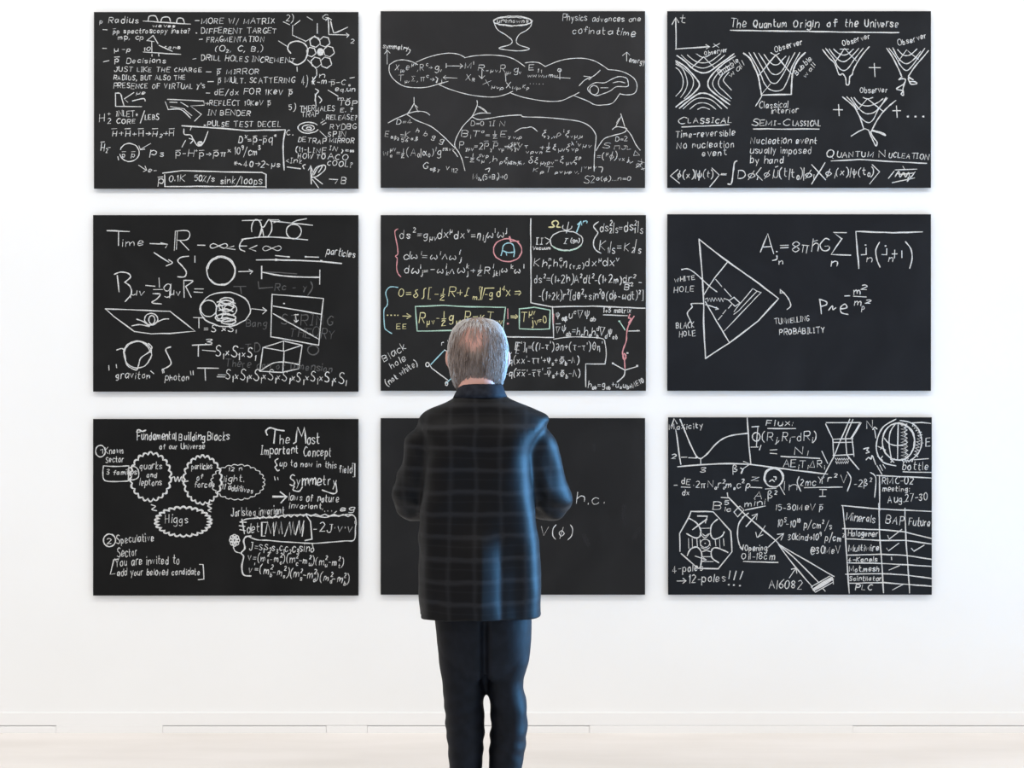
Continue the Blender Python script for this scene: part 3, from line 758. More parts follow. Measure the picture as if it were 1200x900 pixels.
t(605, 660, 120, 80, 'N'); t(1050, 1130, 270, 80, '-E'); t(900, 1110, 460, 66, 'bottle'); t(730, 985, 580, 60, 'RMC-02'); t(735, 955, 640, 48, 'meeting:'); t(780, 1105, 738, 66, 'Aug.27-30', -25, w=12)
o_(775, 485)
t(80, 120, 370, 46, '2'); t(325, 365, 480, 42, '3'); t(595, 690, 480, 60, 'βγ'); t(65, 345, 132, 50, 'Maxicity', -15); t(870, 1085, 97, 52, 'Flux:', w=12); l('880 120 1110 122', 12); t(425, 560, 790, 62, 'B^5_{ic}'); t(690, 860, 768, 56, 'mini', -15); l('695 795 860 762')
o_(775, 590)
t(690, 880, 390, 52, 'Opening:'); t(665, 930, 462, 56, 'Oil-18cm'); l('680 480 965 488', 13); t(90, 345, 570, 66, '4-poles', -18); t(225, 530, 652, 70, '12-poles', -5); l('570 560 558 620;620 560 600 630;675 562 650 625', 13)
for x, y in ((557, 672), (600, 675), (650, 680)): dot(x, y, 18)
t(890, 1155, 705, 70, 'Al6082'); t(945, 1335, 55, 54, '15-30MeV p̄'); t(960, 1410, 190, 66, '10^5-10^{10} p/cm^2/s', 18); t(1045, 1505, 300, 58, '30kind→10^9 p/cm^2', 12); t(1084, 1479, 412, 10, ' ')
o_(930, 590)
t(140, 385, 412, 62, '@30MeV')
done((783, 489, 1092, 697), (.017, .020, .025), 'black chalkboard with a ruled tick table and eight-sided web drawing, bottom right of the grid')

# ---------------------------------------------------------------- build the boards
def chalk_mat(name, c):
    return noise_mat(name, tuple(a * .45 for a in c), c, 420, 1.0, 0.0, .40, .62, 2)
CHALK = [chalk_mat('white_chalk', (.80, .80, .79)), chalk_mat('rubbed_out_chalk', (.13, .13, .13)), chalk_mat('yellow_chalk', (.82, .76, .42)),
         chalk_mat('red_chalk', (.78, .36, .38)), chalk_mat('cyan_chalk', (.42, .72, .80)), chalk_mat('green_chalk', (.52, .76, .62)), chalk_mat('chalk_dust', (.034, .034, .036))]

def ribbon(vs_, fs, mi, pts, w, c, T):
    """a shallow raised chalk line along pts"""
    q = [pts[0]]
    for p in pts[1:]:
        if math.hypot(p[0] - q[-1][0], p[1] - q[-1][1]) > .12: q.append(p)
    if len(q) < 2: q.append((q[0][0] + .3, q[0][1] - .3))
    h = w / 2
    # square off the ends by a little under half a width
    def ext(a, b):
        d = math.hypot(a[0] - b[0], a[1] - b[1]); f = h * .7 / d
        return (a[0] + (a[0] - b[0]) * f, a[1] + (a[1] - b[1]) * f)
    q = [ext(q[0], q[1])] + q[1:-1] + [ext(q[-1], q[-2])]
    base = len(vs_); n = len(q); ph = R.uniform(0, 9)
    for i, (x, y) in enumerate(q):
        a = q[max(0, i - 1)]; b = q[min(n - 1, i + 1)]
        dx, dy = b[0] - a[0], b[1] - a[1]; L = math.hypot(dx, dy) or 1e-6
        nx, ny = -dy / L, dx / L
        ww = h * (1 + .18 * math.sin(ph + i * 1.3) + R.uniform(-.14, .10))
        if i in (0, n - 1): ww *= .75
        vs_.append(T(x + nx * ww, y + ny * ww, .0002)); vs_.append(T(x, y, .0009)); vs_.append(T(x - nx * ww, y - ny * ww, .0002))
    for i in range(n - 1):
        k = base + i * 3
        fs.append((k, k + 3, k + 4, k + 1)); fs.append((k + 1, k + 4, k + 5, k + 2)); mi += [c, c]

def clusters(strokes):
    bx = []
    for pts, w, c in strokes:
        xs = [p[0] for p in pts]; ys = [p[1] for p in pts]
        bx.append((min(xs) - w / 2, max(xs) + w / 2, min(ys) - w / 2, max(ys) + w / 2))
    par = list(range(len(bx)))
    def find(i):
        while par[i] != i: par[i] = par[par[i]]; i = par[i]
        return i
    for i, a in enumerate(bx):
        for j in range(i):
            b = bx[j]
            g = math.hypot(max(0, a[0] - b[1], b[0] - a[1]), max(0, a[2] - b[3], b[2] - a[3]))
            if g <= max(5.2, .5 * max(a[1] - a[0], a[3] - a[2], b[1] - b[0], b[3] - b[2])): par[find(i)] = find(j)
    out = {}
    for i, k in enumerate(strokes): out.setdefault(find(i), []).append(k)
    return out.values()

m_frame = mat('grey_backing_frame', (.25, .25, .25), .5)
for (x0, y0, x1, y1), base, label, parts in BOARDS:
    cx, cy = wx((x0 + x1) / 2), wz((y0 + y1) / 2)
    root = bpy.data.objects.new('chalkboard', None); COL.objects.link(root)
    root.location = (cx, WALL_Y, cy)
    root['label'] = label; root['category'] = 'chalkboard'; root['group'] = 'chalkboards on the gallery wall'
    hw, hh = (x1 - x0) / 2 / SC, (y1 - y0) / 2 / SC
    dF = DIST - WALL_Y                    # panel face, in front of the wall
    dust = tuple(a * 1.35 + .002 for a in base)
    base = tuple(a * .52 for a in base); dust = tuple(a * .52 for a in dust)
    m_b = noise_mat('board_slate', base, dust, 2.6, .6, .10, .42, .75, 5, 1.2)
    box('panel', -hw, hw, dF, dF + .006, -hh, hh, m_b, root, .0008)
    bm = bmesh.new()                      # hollow backing frame that holds the panel off the wall
    for (a, b, c, d) in ((-hw + .04, hw - .04, hh - .065, hh - .04), (-hw + .04, hw - .04, -hh + .04, -hh + .065), (-hw + .04, -hw + .065, -hh + .065, hh - .065), (hw - .065, hw - .04, -hh + .065, hh - .065)):
        g = bmesh.ops.create_cube(bm, size=1)['verts']
        for v in g: v.co = Vector((a + (v.co.x + .5) * (b - a), dF + .006 + (v.co.y + .5) * (-dF - .006), c + (v.co.z + .5) * (d - c)))
    me = bpy.data.meshes.new('back_frame'); bm.to_mesh(me); bm.free(); link('back_frame', me, m_frame, root)
    def T(px, py, up): return (wx(px) - cx, dF - up, wz(py) - cy)
    for nm, strokes in parts.items():
        for cl in clusters(strokes):      # every separate line of writing or drawing is a part
            V = []; F = []; MI = []; cols = sorted({k[2] for k in cl})
            for pts, w, c in cl: ribbon(V, F, MI, pts, w, cols.index(c), T)
            me = bpy.data.meshes.new(nm); me.from_pydata(V, [], F); me.polygons.foreach_set('material_index', MI)
            link(nm, me, [CHALK[c] for c in cols], root)

# ---------------------------------------------------------------- the man, seen from behind
MX, MY = -0.0925, 3.84
MS = FPX / MY                     # pixels per metre where he stands
person_loc = Vector((MX, MY, 0))
def mu(px): return (px - 600.0) / MS - MX
def mz(py): return CAM_H - (py - 450.0) / MS

def ring(cx, cy, z, a, b, n=40, p=2.3, tilt=0.0):
    out = []
    for i in range(n):
        th = 2 * math.pi * i / n
        c, s_ = math.cos(th), math.sin(th)
        x = math.copysign(abs(c) ** (2 / p), c) * a; y = math.copysign(abs(s_) ** (2 / p), s_) * b
        out.append((cx + x, cy + y, z + tilt * y))
    return out

def loft(V, F, rings):
    base = len(V); n = len(rings[0])
    for r in rings: V.extend(r)
    for j in range(len(rings) - 1):
        for i in range(n):
            k = (i + 1) % n
            F.append((base + j * n + i, base + j * n + k, base + (j + 1) * n + k, base + (j + 1) * n + i))
    F.append(tuple(base + i for i in reversed(range(n))))
    F.append(tuple(base + (len(rings) - 1) * n + i for i in range(n)))

def smooth_path(pts, k=5):
    """Catmull-Rom through (x, y, z, r) points"""
    out = []; n = len(pts)
    for i in range(n - 1):
        a, b, c, d = pts[max(0, i - 1)], pts[i], pts[i + 1], pts[min(n - 1, i + 2)]
        for s_ in range(k):
            u = s_ / k
            out.append(tuple(.5 * (2 * b[j] + (c[j] - a[j]) * u + (2 * a[j] - 5 * b[j] + 4 * c[j] - d[j]) * u * u + (3 * b[j] - a[j] - 3 * c[j] + d[j]) * u ** 3) for j in range(len(b))))
    out.append(tuple(pts[-1]))
    return out

def tube(V, F, pts, n=16, k=5, flat=1.0, up=(0, 0, 1), round_end=True):
    """a limb along (x, y, z, r) points"""
    q = smooth_path(pts, k) if len(pts) > 2 else pts
    P3 = [Vector(a[:3]) for a in q]; rr = [a[3] for a in q]
    if round_end:
        d0 = (P3[0] - P3[1]).normalized(); d1 = (P3[-1] - P3[-2]).normalized()
        for f, g in ((.55, .85), (.9, .5)):
            P3.insert(0, Vector(q[0][:3]) + d0 * q[0][3] * f); rr.insert(0, q[0][3] * g)
            P3.append(Vector(q[-1][:3]) + d1 * q[-1][3] * f); rr.append(q[-1][3] * g)
    rings = []; u = Vector(up)
    for i, c in enumerate(P3):
        d = (P3[min(len(P3) - 1, i + 1)] - P3[max(0, i - 1)]).normalized()
        s1 = d.cross(u)
        if s1.length < .05: s1 = d.cross(Vector((1, 0, 0)))
        s1.normalize(); s2 = s1.cross(d).normalized()
        rings.append([tuple(c + s1 * rr[i] * math.cos(2 * math.pi * j / n) + s2 * rr[i] * flat * math.sin(2 * math.pi * j / n)) for j in range(n)])
    loft(V, F, rings)

def ellipsoid(V, F, c, r, n=20, m=12):
    rings = []
    for j in range(1, m):
        ph = math.pi * j / m
        rings.append([(c[0] + r[0] * math.sin(ph) * math.cos(2 * math.pi * i / n), c[1] + r[1] * math.sin(ph) * math.sin(2 * math.pi * i / n), c[2] - r[2] * math.cos(ph)) for i in range(n)])
    loft(V, F, rings)

def fuse(V, F, voxel, smooth=4, fac=.5):
    """weld overlapping closed shells into one continuous skin"""
    me = bpy.data.meshes.new('tmp'); me.from_pydata(V, [], F)
    bm = bmesh.new(); bm.from_mesh(me); bmesh.ops.recalc_face_normals(bm, faces=bm.faces); bm.to_mesh(me); bm.free()
    o = bpy.data.objects.new('tmp', me); COL.objects.link(o)
    r = o.modifiers.new('r', 'REMESH'); r.mode = 'VOXEL'; r.voxel_size = voxel; r.adaptivity = 0
    if smooth:
        s_ = o.modifiers.new('s', 'SMOOTH'); s_.iterations = smooth; s_.factor = fac
    dg = bpy.context.evaluated_depsgraph_get(); dg.update()
    out = bpy.data.meshes.new_from_object(o.evaluated_get(dg))
    bpy.data.objects.remove(o); bpy.data.meshes.remove(me)
    out.polygons.foreach_set('use_smooth', [True] * len(out.polygons))
    return out

def displace(me, fn):
    """move every vertex along its normal by fn(co, normal)"""
    ns = [v.normal.copy() for v in me.vertices]
    for v, n in zip(me.vertices, ns):
        v.co += n * fn(v.co, n)
    me.update()

def bump(x, c, w):
    d = (x - c) / w
    return math.exp(-d * d)
def ramp(x, a, b):
    u = max(0.0, min(1.0, (x - a) / (b - a)))
    return u * u * (3 - 2 * u)

# ---- body: head, neck, trunk, arms, hands and legs in one skin
HX, HY = mu(560), .015           # head centre
V = []; F = []
HZ = 1.682
def head_ring(z, hx=1.0):
    """half width, back, front of the bare head at height z"""
    tab = [(1.545, .030, .000, .075), (1.56, .046, .020, .092), (1.58, .056, .046, .098), (1.60, .062, .066, .100), (1.63, .070, .083, .100), (1.66, .076, .094, .100),
           (1.69, .0785, .100, .099), (1.71, .078, .099, .097), (1.73, .074, .094, .090), (1.75, .068, .085, .078), (1.768, .055, .067, .060), (1.780, .036, .044, .040), (1.786, .015, .018, .016)]
    for a, b in zip(tab, tab[1:]):
        if a[0] <= z <= b[0]:
            u = (z - a[0]) / (b[0] - a[0])
            return tuple(a[i] + (b[i] - a[i]) * u for i in (1, 2, 3))
    return tab[0][1:] if z < tab[0][0] else tab[-1][1:]
def head_pt(z, th, g=1.0):
    a, b, f = head_ring(z)
    c, s_ = math.cos(th), math.sin(th)
    return Vector((HX + a * g * math.copysign(abs(c) ** .92, c), HY + (f if s_ > 0 else b) * g * math.copysign(abs(s_) ** .92, s_), z))
zs = [1.545, 1.552, 1.56, 1.57, 1.58, 1.59, 1.60, 1.615, 1.63, 1.645, 1.66, 1.675, 1.69, 1.70, 1.71, 1.72, 1.73, 1.74, 1.75, 1.76, 1.768, 1.775, 1.780, 1.784, 1.786]
loft(V, F, [[tuple(head_pt(z, 2 * math.pi * i / 36)) for i in range(36)] for z in zs])
fy = HY + .1                       # front of the face
tube(V, F, [(HX, fy - .012, 1.69, .009), (HX, fy + .006, 1.665, .011), (HX, fy + .016, 1.645, .014), (HX, fy + .004, 1.636, .012)], 12)   # nose
for sx in (-1, 1):
    ellipsoid(V, F, (HX + sx * .012, fy - .003, 1.638), (.010, .012, .008), 12, 8)
    tube(V, F, [(HX + sx * .012, fy - .008, 1.696, .008), (HX + sx * .034, fy - .014, 1.700, .009), (HX + sx * .056, fy - .038, 1.692, .007)], 10)   # brow
    ellipsoid(V, F, (HX + sx * .031, fy - .022, 1.676), (.014, .012, .010), 14, 10)         # eyeball under the lid
    ellipsoid(V, F, (HX + sx * .045, fy - .034, 1.652), (.020, .022, .018), 14, 10)         # cheekbone
    ellipsoid(V, F, (HX + sx * .079, HY + .004, 1.668), (.012, .019, .031), 16, 12)         # ear
    ellipsoid(V, F, (HX + sx * .089, HY - .006, 1.676), (.007, .013, .024), 16, 12)
    ellipsoid(V, F, (HX + sx * .077, HY + .008, 1.640), (.008, .010, .012), 12, 8)
tube(V, F, [(HX - .024, fy - .012, 1.612, .006), (HX - .008, fy - .001, 1.615, .008), (HX + .008, fy - .001, 1.615, .008), (HX + .024, fy - .012, 1.612, .006)], 10)   # upper lip
tube(V, F, [(HX - .022, fy - .012, 1.606, .006), (HX, fy - .002, 1.601, .009), (HX + .022, fy - .012, 1.606, .006)], 10)
ellipsoid(V, F, (HX, fy - .018, 1.566), (.024, .022, .018), 16, 10)                          # chin
loft(V, F, [ring(HX * .6, .0, 1.44, .075, .075), ring(HX * .7, -.005, 1.50, .062, .066), ring(HX * .8, -.006, 1.54, .058, .063), ring(HX, -.010, 1.58, .058, .064), ring(HX, -.008, 1.62, .058, .066), ring(HX, 0, 1.66, .055, .068)])
loft(V, F, [ring(.005, 0, z, a, b) for z, a, b in ((.82, .09, .08), (.90, .115, .095), (1.0, .12, .09), (1.1, .13, .095), (1.2, .135, .10), (1.3, .145, .105), (1.40, .15, .10), (1.46, .12, .08), (1.49, .07, .06))])
ARM = {}
for sx in (-1, 1):
    ex = -.208 if sx < 0 else .214
    sh = (sx * .150, -.005, 1.425); el = (ex, .105, 1.250 if sx < 0 else 1.246); wr = (sx * .062, .335, 1.215 if sx < 0 else 1.235)
    ARM[sx] = (sh, el, wr)
    tube(V, F, [(*sh, .052), ((sh[0] + el[0]) / 2 + sx * .012, (sh[1] + el[1]) / 2 - .006, (sh[2] + el[2]) / 2, .044), (*el, .038), ((el[0] + wr[0]) / 2, (el[1] + wr[1]) / 2, (el[2] + wr[2]) / 2, .036), (*wr, .025)], 16)
    # hand: palm, four unequal fingers curling over the other hand, a thumb from the side of the palm
    w = Vector(wr); d = Vector((-sx * .80, .42, -.06 if sx < 0 else .02)).normalized(); upv = Vector((0, 0, 1)); nrm = d.cross(upv).normalized() * (1 if sx < 0 else -1)
    back = -nrm if nrm.y < 0 else nrm                   # away from his chest
    yo = 0.0 if sx < 0 else .034                        # right hand lies over the left
    w = w + Vector((0, yo, 0))
    tube(V, F, [(*wr, .025), (*(w + d * .012), .024)], 14)
    for r_ in range(4):                                  # palm built across the four finger roots
        oz = .030 - .020 * r_
        root_ = w + d * (.082 - .004 * abs(r_ - 1)) + upv * oz
        tube(V, F, [(*(w + d * .004 + upv * oz * .45), .015), (*root_, .0125)], 12)
        ln = (.068, .076, .071, .055)[r_]
        a1 = d; a2 = (d * .72 - back * .69).normalized(); a3 = (d * .15 - back * .98).normalized()
        p1 = root_ + a1 * ln * .42; p2 = p1 + a2 * ln * .34; p3 = p2 + a3 * ln * .26
        tube(V, F, [(*root_, .0098), (*p1, .0090), (*p2, .0082), (*p3, .0070)], 12, 4)
    tb = w + d * .018 + upv * .026
    tube(V, F, [(*(w + d * .006 + upv * .008), .016), (*(tb + upv * .018 + d * .012), .0125), (*(tb + upv * .034 + d * .038 - back * .004), .0105), (*(tb + upv * .034 + d * .064 - back * .010), .0085)], 12, 4)
LEG = {}
def legpath(pts, rs):
    return [(mu(px), y, mz(py), r) for (px, py, y), r in zip(pts, rs)]
for sx in (-1, 1):
    px0 = [(540, 740, 0), (543, 790, .005), (545, 850, .01), (545, 905, .0), (546, 960, -.01), (547, 1020, -.012), (548, 1066, -.01)] if sx < 0 else [(595, 740, 0), (594, 790, .0), (596, 845, .005), (592, 905, .0), (591, 960, -.01), (590, 1020, -.012), (590, 1066, -.01)]
    LEG[sx] = px0
    tube(V, F, legpath(px0, (.050, .046, .040, .036, .036, .032, .028)), 18)
    tube(V, F, [(mu(px0[-1][0]), -.03, .035, .030), (mu(px0[-1][0]) + sx * .012, .07, .035, .030), (mu(px0[-1][0]) + sx * .02, .15, .028, .022)], 14)
me = fuse(V, F, .0045, 3)

skin = mat('skin', (.55, .30, .23), .5, .35)
nt = skin.node_tree; b = nt.nodes['Principled BSDF']
b.inputs['Subsurface Weight'].default_value = .15; b.inputs['Subsurface Radius'].default_value = (.012, .005, .003)
tc = nt.nodes.new('ShaderNodeTexCoord'); nz = nt.nodes.new('ShaderNodeTexNoise'); nz.inputs['Scale'].default_value = 28
cr = nt.nodes.new('ShaderNodeValToRGB'); cr.color_ramp.elements[0].color = (.60, .30, .24, 1); cr.color_ramp.elements[1].color = (.50, .29, .22, 1)
nt.links.new(tc.outputs['Object'], nz.inputs['Vector']); nt.links.new(nz.outputs['Fac'], cr.inputs['Fac']); nt.links.new(cr.outputs['Color'], b.inputs['Base Color'])
person = link('person', me, skin)
person.location = person_loc
person['label'] = 'grey-haired man seen from behind in dark checked jacket, facing the chalkboards'
person['category'] = 'person'

# ---- jacket: trunk and sleeves in one cloth, with folds
V = []; F = []
prof = [(730, 493, 632, .150), (715, 493, 632, .150), (700, 491, 632, .149), (675, 490, 632, .146), (650, 489.5, 631, .143), (625, 490, 630, .139), (600, 492, 628, .136), (575, 495, 625, .134), (550, 498, 623, .133),
        (530, 499, 623, .131), (515, 497, 629, .127), (502, 492, 637, .120), (494, 490, 643, .110), (488, 491, 642, .100), (483, 496, 636, .094), (478, 504, 626, .094), (471, 521, 608, .086), (465, 533, 595, .078), (459, 536, 590, .072), (455, 538, 589, .069)]
rings = []
for py, xl, xr, b_ in prof:
    a_, c_ = (mu(xr) - mu(xl)) / 2, (mu(xr) + mu(xl)) / 2
    rings.append(ring(c_, -.006, mz(py), a_, b_, 56, 3.1 if py > 500 else 2.3))
loft(V, F, rings)
for sx in (-1, 1):
    sh, el, wr = ARM[sx]
    tube(V, F, [(sx * .126, -.01, 1.448, .060), (sh[0] + sx * .004, sh[1] + .012, sh[2] - .010, .068), ((sh[0] + el[0]) / 2 - sx * .006, (sh[1] + el[1]) / 2 - .010, (sh[2] + el[2]) / 2, .065), (el[0], el[1], el[2], .057), ((el[0] + wr[0]) / 2, (el[1] + wr[1]) / 2 + .004, (el[2] + wr[2]) / 2, .054), (wr[0] + sx * .018, wr[1] - .014, wr[2], .044)], 26)
me = fuse(V, F, .007, 12)
def jacket_fold(co, n):
    x, y, z = co
    d = 0.0
    arm = ramp(abs(x), .165, .20)
    # centre vent: the left flap lies over the right one, so the step faces his right
    if y < 0:
        k = ramp(z, 1.26, 1.06) * (1 - ramp(abs(x), .10, .16))
        st = (x - .004) / .058
        d += k * (.044 * (1 - max(0.0, min(1.0, st))) * ramp(x, -.13, -.01) - .006)
        # soft vertical drape lines
        d += .006 * math.sin(x * 46 + 2.2 * noise.noise(Vector((x * 3, 1.3, z * 1.6)))) * ramp(z, 1.36, 1.0) * (1 - arm)
        # shoulder blades and the hollow between
        d += .010 * (bump(x, -.085, .05) + bump(x, .092, .05)) * bump(z, 1.40, .08) - .006 * bump(x, 0, .035) * bump(z, 1.38, .10)
    # cross creases where the elbows bend and at the waist
    d += .0028 * arm * math.sin(z * 70 + x * 50 + 4 * noise.noise(co * 7))
    d += .0045 * noise.noise(Vector((x * 9, y * 9, z * 17))) + .007 * noise.noise(Vector((x * 5 + 3, y * 5, z * 3)))
    return d
displace(me, jacket_fold)
for v in me.vertices:                     # the cut edge of the hem
    zh = mz(717.5) + .012 * bump(v.co.x, -.01, .09) - .006 * bump(v.co.x, -.175, .02)
    if v.co.z < zh: v.co.z = zh - .004 * (zh - v.co.z) / .05
cloth = mat('dark_checked_wool', (.010, .010, .012), .5, .10)
nt = cloth.node_tree; n = nt.nodes; b = n['Principled BSDF']
b.inputs['Sheen Weight'].default_value = 0.0; b.inputs['Sheen Roughness'].default_value = .45
tc = n.new('ShaderNodeTexCoord'); sep = n.new('ShaderNodeSeparateXYZ'); nt.links.new(tc.outputs['Object'], sep.inputs[0])
def math_node(op, a, v):
    m_ = n.new('ShaderNodeMath'); m_.operation = op
    nt.links.new(a, m_.inputs[0])
    if hasattr(v, 'is_linked'): nt.links.new(v, m_.inputs[1])
    elif v is not None: m_.inputs[1].default_value = v
    return m_.outputs[0]
nz = n.new('ShaderNodeTexNoise'); nz.inputs['Scale'].default_value = 9; nt.links.new(tc.outputs['Object'], nz.inputs['Vector'])
wv = math_node('MULTIPLY', nz.outputs['Fac'], .32)
def stripe(axis, per, sharp):
    a = math_node('MULTIPLY', sep.outputs[axis], 1 / per)
    a = math_node('ADD', a, wv)
    a = math_node('FRACT', a, None); a = math_node('SUBTRACT', a, .5); a = math_node('ABSOLUTE', a, None)
    a = math_node('SUBTRACT', a, .5 - sharp); a = math_node('MULTIPLY', a, 1 / sharp)
    return math_node('MAXIMUM', a, 0.0)
st = math_node('ADD', stripe('Z', .062, .16), math_node('MULTIPLY', stripe('X', .072, .14), .7))
st = math_node('ADD', st, math_node('MULTIPLY', stripe('Z', .031, .12), .35))
mx = n.new('ShaderNodeMix'); mx.data_type = 'RGBA'
mx.inputs['A'].default_value = (.0026, .0024, .0026, 1); mx.inputs['B'].default_value = (.0115, .0112, .012, 1)
nt.links.new(st, mx.inputs['Factor']); nt.links.new(mx.outputs['Result'], b.inputs['Base Color'])
wz_ = n.new('ShaderNodeTexNoise'); wz_.inputs['Scale'].default_value = 900; nt.links.new(tc.outputs['Object'], wz_.inputs['Vector'])
bp = n.new('ShaderNodeBump'); bp.inputs['Strength'].default_value = .25; bp.inputs['Distance'].default_value = .001
nt.links.new(wz_.outputs['Fac'], bp.inputs['Height']); nt.links.new(bp.outputs['Normal'], b.inputs['Normal'])
jacket = link('jacket', me, cloth, person)

# stand-up fold of the collar
V = []; F = []
crings = [ring(mu(563), -.008, mz(466), .080, .083, 40), ring(mu(563), -.010, mz(461), .074, .080, 40), ring(mu(563.5), -.010, mz(455), .067, .074, 40), ring(mu(563.5), -.010, mz(451), .064, .070, 40), ring(mu(563.5), -.010, mz(450), .060, .066, 40),
          ring(mu(563.5), -.008, mz(454), .056, .062, 40), ring(mu(563), -.008, mz(468), .052, .058, 40)]
loft(V, F, crings)
mc = bpy.data.meshes.new('collar'); mc.from_pydata(V, [], F); mc.polygons.foreach_set('use_smooth', [True] * len(mc.polygons))
m_collar = noise_mat('dark_collar_cloth', (.008, .009, .013), (.016, .018, .024), 60, .7, .1)
link('collar', mc, m_collar, jacket)

# ---- trousers
V = []; F = []
loft(V, F, [ring((mu(xl) + mu(xr)) / 2, -.002, mz(py), (mu(xr) - mu(xl)) / 2, b_, 44, 2.6) for xl, xr, py, b_ in ((526, 606, 792, .078), (519, 613, 784, .092), (516.5, 617.5, 772, .102), (513.5, 620.5, 755, .112), (511, 622, 735, .120), (509, 623, 715, .122), (510, 622, 690, .112), (513, 619, 666, .104))])
TL = {-1: [(512.0, 562, 725), (513, 565, 750), (516, 567, 775), (519, 568, 795), (520.5, 566.5, 815), (522, 566, 830), (523, 567, 845), (524.5, 567, 860), (526, 565, 880), (527.5, 564, 900), (530, 563, 950), (533, 563, 1000), (534, 565, 1050), (533, 566, 1075)],
      1: [(569, 622, 725), (570, 621.5, 750), (571, 619, 775), (570.5, 613, 793), (571.5, 611.5, 805), (573.5, 615, 817), (575.5, 617, 830), (577, 617, 845), (575, 616, 858), (574, 614, 875), (574, 611, 900), (574, 608, 950), (575, 605, 1000), (574, 606, 1050), (573, 607, 1075)]}
for sx in (-1, 1):
    rs = []
    for xl, xr, py in reversed(TL[sx]):
        a_ = (mu(xr) - mu(xl)) / 2 + .003; c_ = (mu(xr) + mu(xl)) / 2; z = mz(py)
        d_ = a_ * (1.12 if z > .3 else 1.2) + .012
        rs.append(ring(c_, -.004 + (-.012 if z < .35 else 0), max(z, .028), a_, d_, 30, 2.15))
    loft(V, F, rs)
me = fuse(V, F, .006, 3)
def trouser_fold(co, n):
    x, y, z = co
    k = bump(z, .60, .12)
    f = k * .0014 * math.sin(z * 120 + x * 34 * (1 if x > 0 else -1) + 3.5 * noise.noise(co * 8))
    f += .003 * bump(z, .09, .09) * math.sin(z * 150 + 4 * noise.noise(co * 10))
    f += .0035 * noise.noise(Vector((x * 14, y * 14, z * 16))) * (.4 + k)
    f -= .022 * bump(x, mu(568.5), .011) * ramp(z, .70, .76) * (1 - ramp(z, .90, .96))
    return f
displace(me, trouser_fold)
jeans = noise_mat('dark_navy_denim', (.0018, .0019, .0027), (.0045, .0047, .0068), 34, .6, .12, bump=.25)
link('trousers', me, jeans, person)

# ---- shoes
m_shoe = mat('black_leather', (.012, .011, .011), .35, .5)
m_sole = mat('dark_rubber_sole', (.02, .02, .02), .8, .2)
for sx in (-1, 1):
    fx = mu(LEG[sx][-1][0]); V = []; F = []
    rs = []
    for y, a_, h in ((-.085, .020, .050), (-.078, .032, .072), (-.05, .038, .085), (0, .041, .088), (.05, .044, .074), (.10, .049, .056), (.145, .050, .046), (.18, .042, .040), (.205, .026, .032), (.214, .010, .024)):
        c_ = fx + sx * (.10 * (y + .08)); n_ = 24; r_ = []
        for i in range(n_):
            th = 2 * math.pi * i / n_; cc, ss = math.cos(th), math.sin(th)
            r_.append((c_ + a_ * math.copysign(abs(cc) ** .8, cc), y, .014 + h * .5 + h * .5 * math.copysign(abs(ss) ** .8, ss)))
        rs.append(r_)
    loft(V, F, rs)
    ms = fuse(V, F, .005, 2)
    sho = link('shoe', ms, m_shoe, person)
    V = []; F = []
    out = [(-.088, .014), (-.07, .034), (-.03, .038), (.03, .042), (.09, .050), (.14, .052), (.18, .045), (.21, .026), (.219, .008)]
    lo = []
    for y, a_ in out: lo.append((fx + sx * (.10 * (y + .08)) + a_, y))
    for y, a_ in reversed(out): lo.append((fx + sx * (.10 * (y + .08)) - a_, y))
    loft(V, F, [[(x, y, .0005) for x, y in lo], [(x, y, .017) for x, y in lo]])
    so = bpy.data.meshes.new('sole'); so.from_pydata(V, [], F); link('sole', so, m_sole, sho)

# ---- hair: a thinning grey crop, a cap close to the skull and locks combed down over it
HR = random.Random(3)
def bald(z, th):
    """0 in the thin patch at the back of the crown, 1 elsewhere"""
    x = math.cos(th) * head_ring(z)[0]
    back = 1.0 if math.sin(th) < .2 else 0.0
    r2 = ((x + .012) / .040) ** 2 + ((z - 1.728) / .036) ** 2
    return 1 - back * math.exp(-r2 * .9)
def hair_floor(th):
    s_ = math.sin(th)
    if s_ < 0:
        side = abs(math.cos(th))
        return 1.600 + .030 * side ** 3                       # nape, rising to behind the ear
    return 1.640 + .115 * ramp(s_, .05, .75)                  # temple up to a high forehead
NZ, NT = 34, 72
V = []; F = []; idx = {}; THIN = []
for j in range(NZ):
    for i in range(NT):
        th = 2 * math.pi * i / NT
        z0 = hair_floor(th); u = j / (NZ - 1)
        z = z0 + (1.7855 - z0) * (1 - (1 - u) ** 1.6)
        k = bald(min(z, 1.785), th)
        lift = (.003 + .006 * ramp(u, 0, .16)) * (.25 + .75 * k) * (1 + .35 * noise.noise(Vector((i * .5, j * .35, 0))))
        p = head_pt(min(z, 1.7855), th)
        nrm = (p - Vector((HX, HY, 1.665))).normalized()
        idx[j, i] = len(V); V.append(tuple(p + nrm * max(lift, .0012))); THIN.append(k)
for j in range(NZ - 1):
    for i in range(NT):
        i2 = (i + 1) % NT
        F.append((idx[j, i], idx[j, i2], idx[j + 1, i2], idx[j + 1, i]))
F.append(tuple(idx[NZ - 1, i] for i in range(NT)))
capn = len(F)
MIDX = [0] * capn
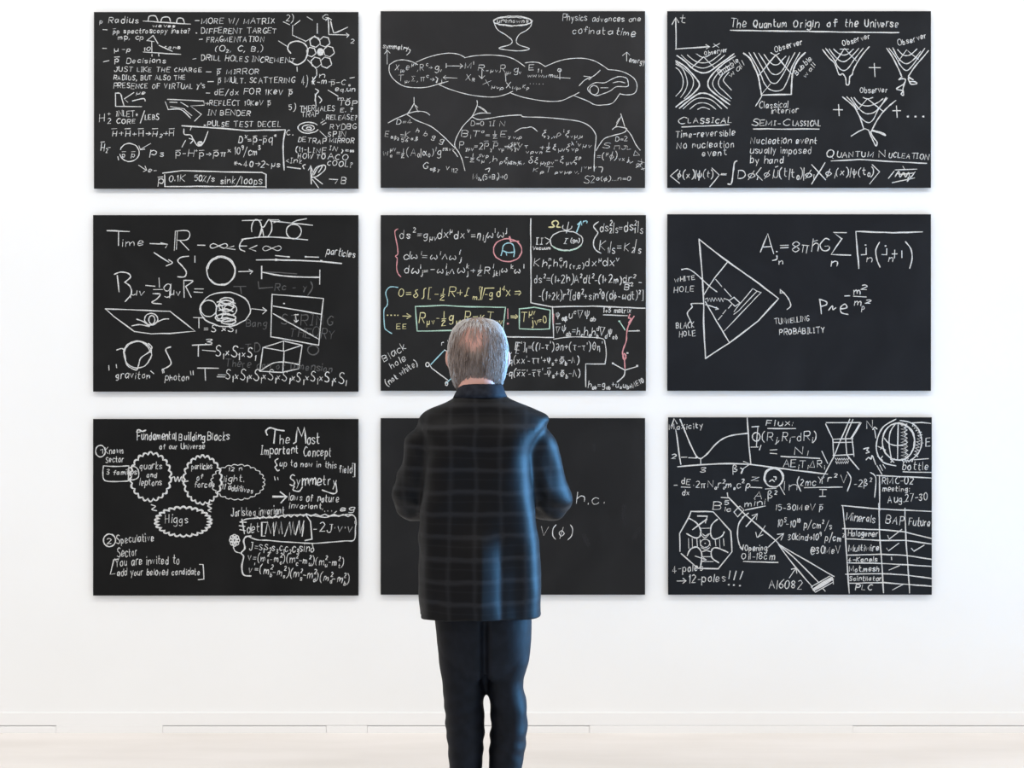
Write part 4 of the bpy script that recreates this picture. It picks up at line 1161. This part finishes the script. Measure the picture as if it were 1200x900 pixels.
for q in range(5200):
    th = HR.uniform(0, 2 * math.pi)
    z0 = hair_floor(th); u = 1 - (1 - HR.random()) ** 1.0
    z = z0 + (1.783 - z0) * u
    k = bald(z, th)
    if HR.random() > .16 + k * k: continue
    ln = HR.uniform(.020, .042); r0 = HR.uniform(.0006, .0012)
    sweep = HR.uniform(-.25, .25) + (.18 * math.cos(th))
    base = len(V); pts = []
    for m_ in range(5):
        f = m_ / 4
        zz = z - ln * f * (.55 + .45 * ramp(z, 1.785, 1.73))
        tt = th + sweep * f * .35
        if zz < 1.56: zz = 1.56
        p = head_pt(zz, tt); nrm = (p - Vector((HX, HY, 1.665))).normalized()
        pts.append(p + nrm * (.0075 + .004 * math.sin(f * 2.6) + HR.uniform(-.001, .0015)))
    for m_, p in enumerate(pts):
        d = (pts[min(4, m_ + 1)] - pts[max(0, m_ - 1)]).normalized()
        nrm = (p - Vector((HX, HY, 1.665))).normalized(); sd = d.cross(nrm).normalized()
        rr = r0 * (1 - .75 * (m_ / 4) ** 2)
        V += [tuple(p + sd * rr), tuple(p + nrm * rr), tuple(p - sd * rr)]
    for m_ in range(4):
        a = base + m_ * 3
        for c in range(3):
            c2 = (c + 1) % 3
            F.append((a + c, a + c2, a + 3 + c2, a + 3 + c))
    tone = noise.noise(Vector((math.cos(th) * 2.2, math.sin(th) * 2.2, z * 14)))
    white = .75 * ramp(z, 1.735, 1.772) + .75 * abs(math.cos(th)) ** 2.5 - .12 + .35 * tone + HR.uniform(-.25, .25)
    MIDX += [1 if white > .50 and k > .5 else 2 if white > .02 else 0] * 12
hm = bpy.data.meshes.new('hair'); hm.from_pydata(V, [], F); hm.polygons.foreach_set('material_index', MIDX)
at = hm.attributes.new('cover', 'FLOAT', 'POINT')
at.data.foreach_set('value', THIN + [1.0] * (len(V) - len(THIN)))
hm.polygons.foreach_set('use_smooth', [True] * len(F))
h_base = noise_mat('brownish_grey_hair', (.12, .08, .06), (.24, .18, .145), 70, .6, .3, stretch=(1, 1, .25))
nt = h_base.node_tree; n = nt.nodes; b = n['Principled BSDF']
src = b.inputs['Base Color'].links[0].from_socket
a_n = n.new('ShaderNodeAttribute'); a_n.attribute_name = 'cover'
r_n = n.new('ShaderNodeMapRange'); r_n.inputs['From Min'].default_value = .12; r_n.inputs['From Max'].default_value = .78
m_n = n.new('ShaderNodeMix'); m_n.data_type = 'RGBA'; m_n.inputs['A'].default_value = (.56, .29, .23, 1)
nt.links.new(a_n.outputs['Fac'], r_n.inputs['Value']); nt.links.new(r_n.outputs['Result'], m_n.inputs['Factor'])
nt.links.new(src, m_n.inputs['B']); nt.links.new(m_n.outputs['Result'], b.inputs['Base Color'])
h_white = mat('silver_hair', (.47, .44, .42), .5, .35)
h_mid = mat('ash_grey_hair', (.26, .195, .16), .5, .35)
link('hair', hm, [h_base, h_white, h_mid], person)
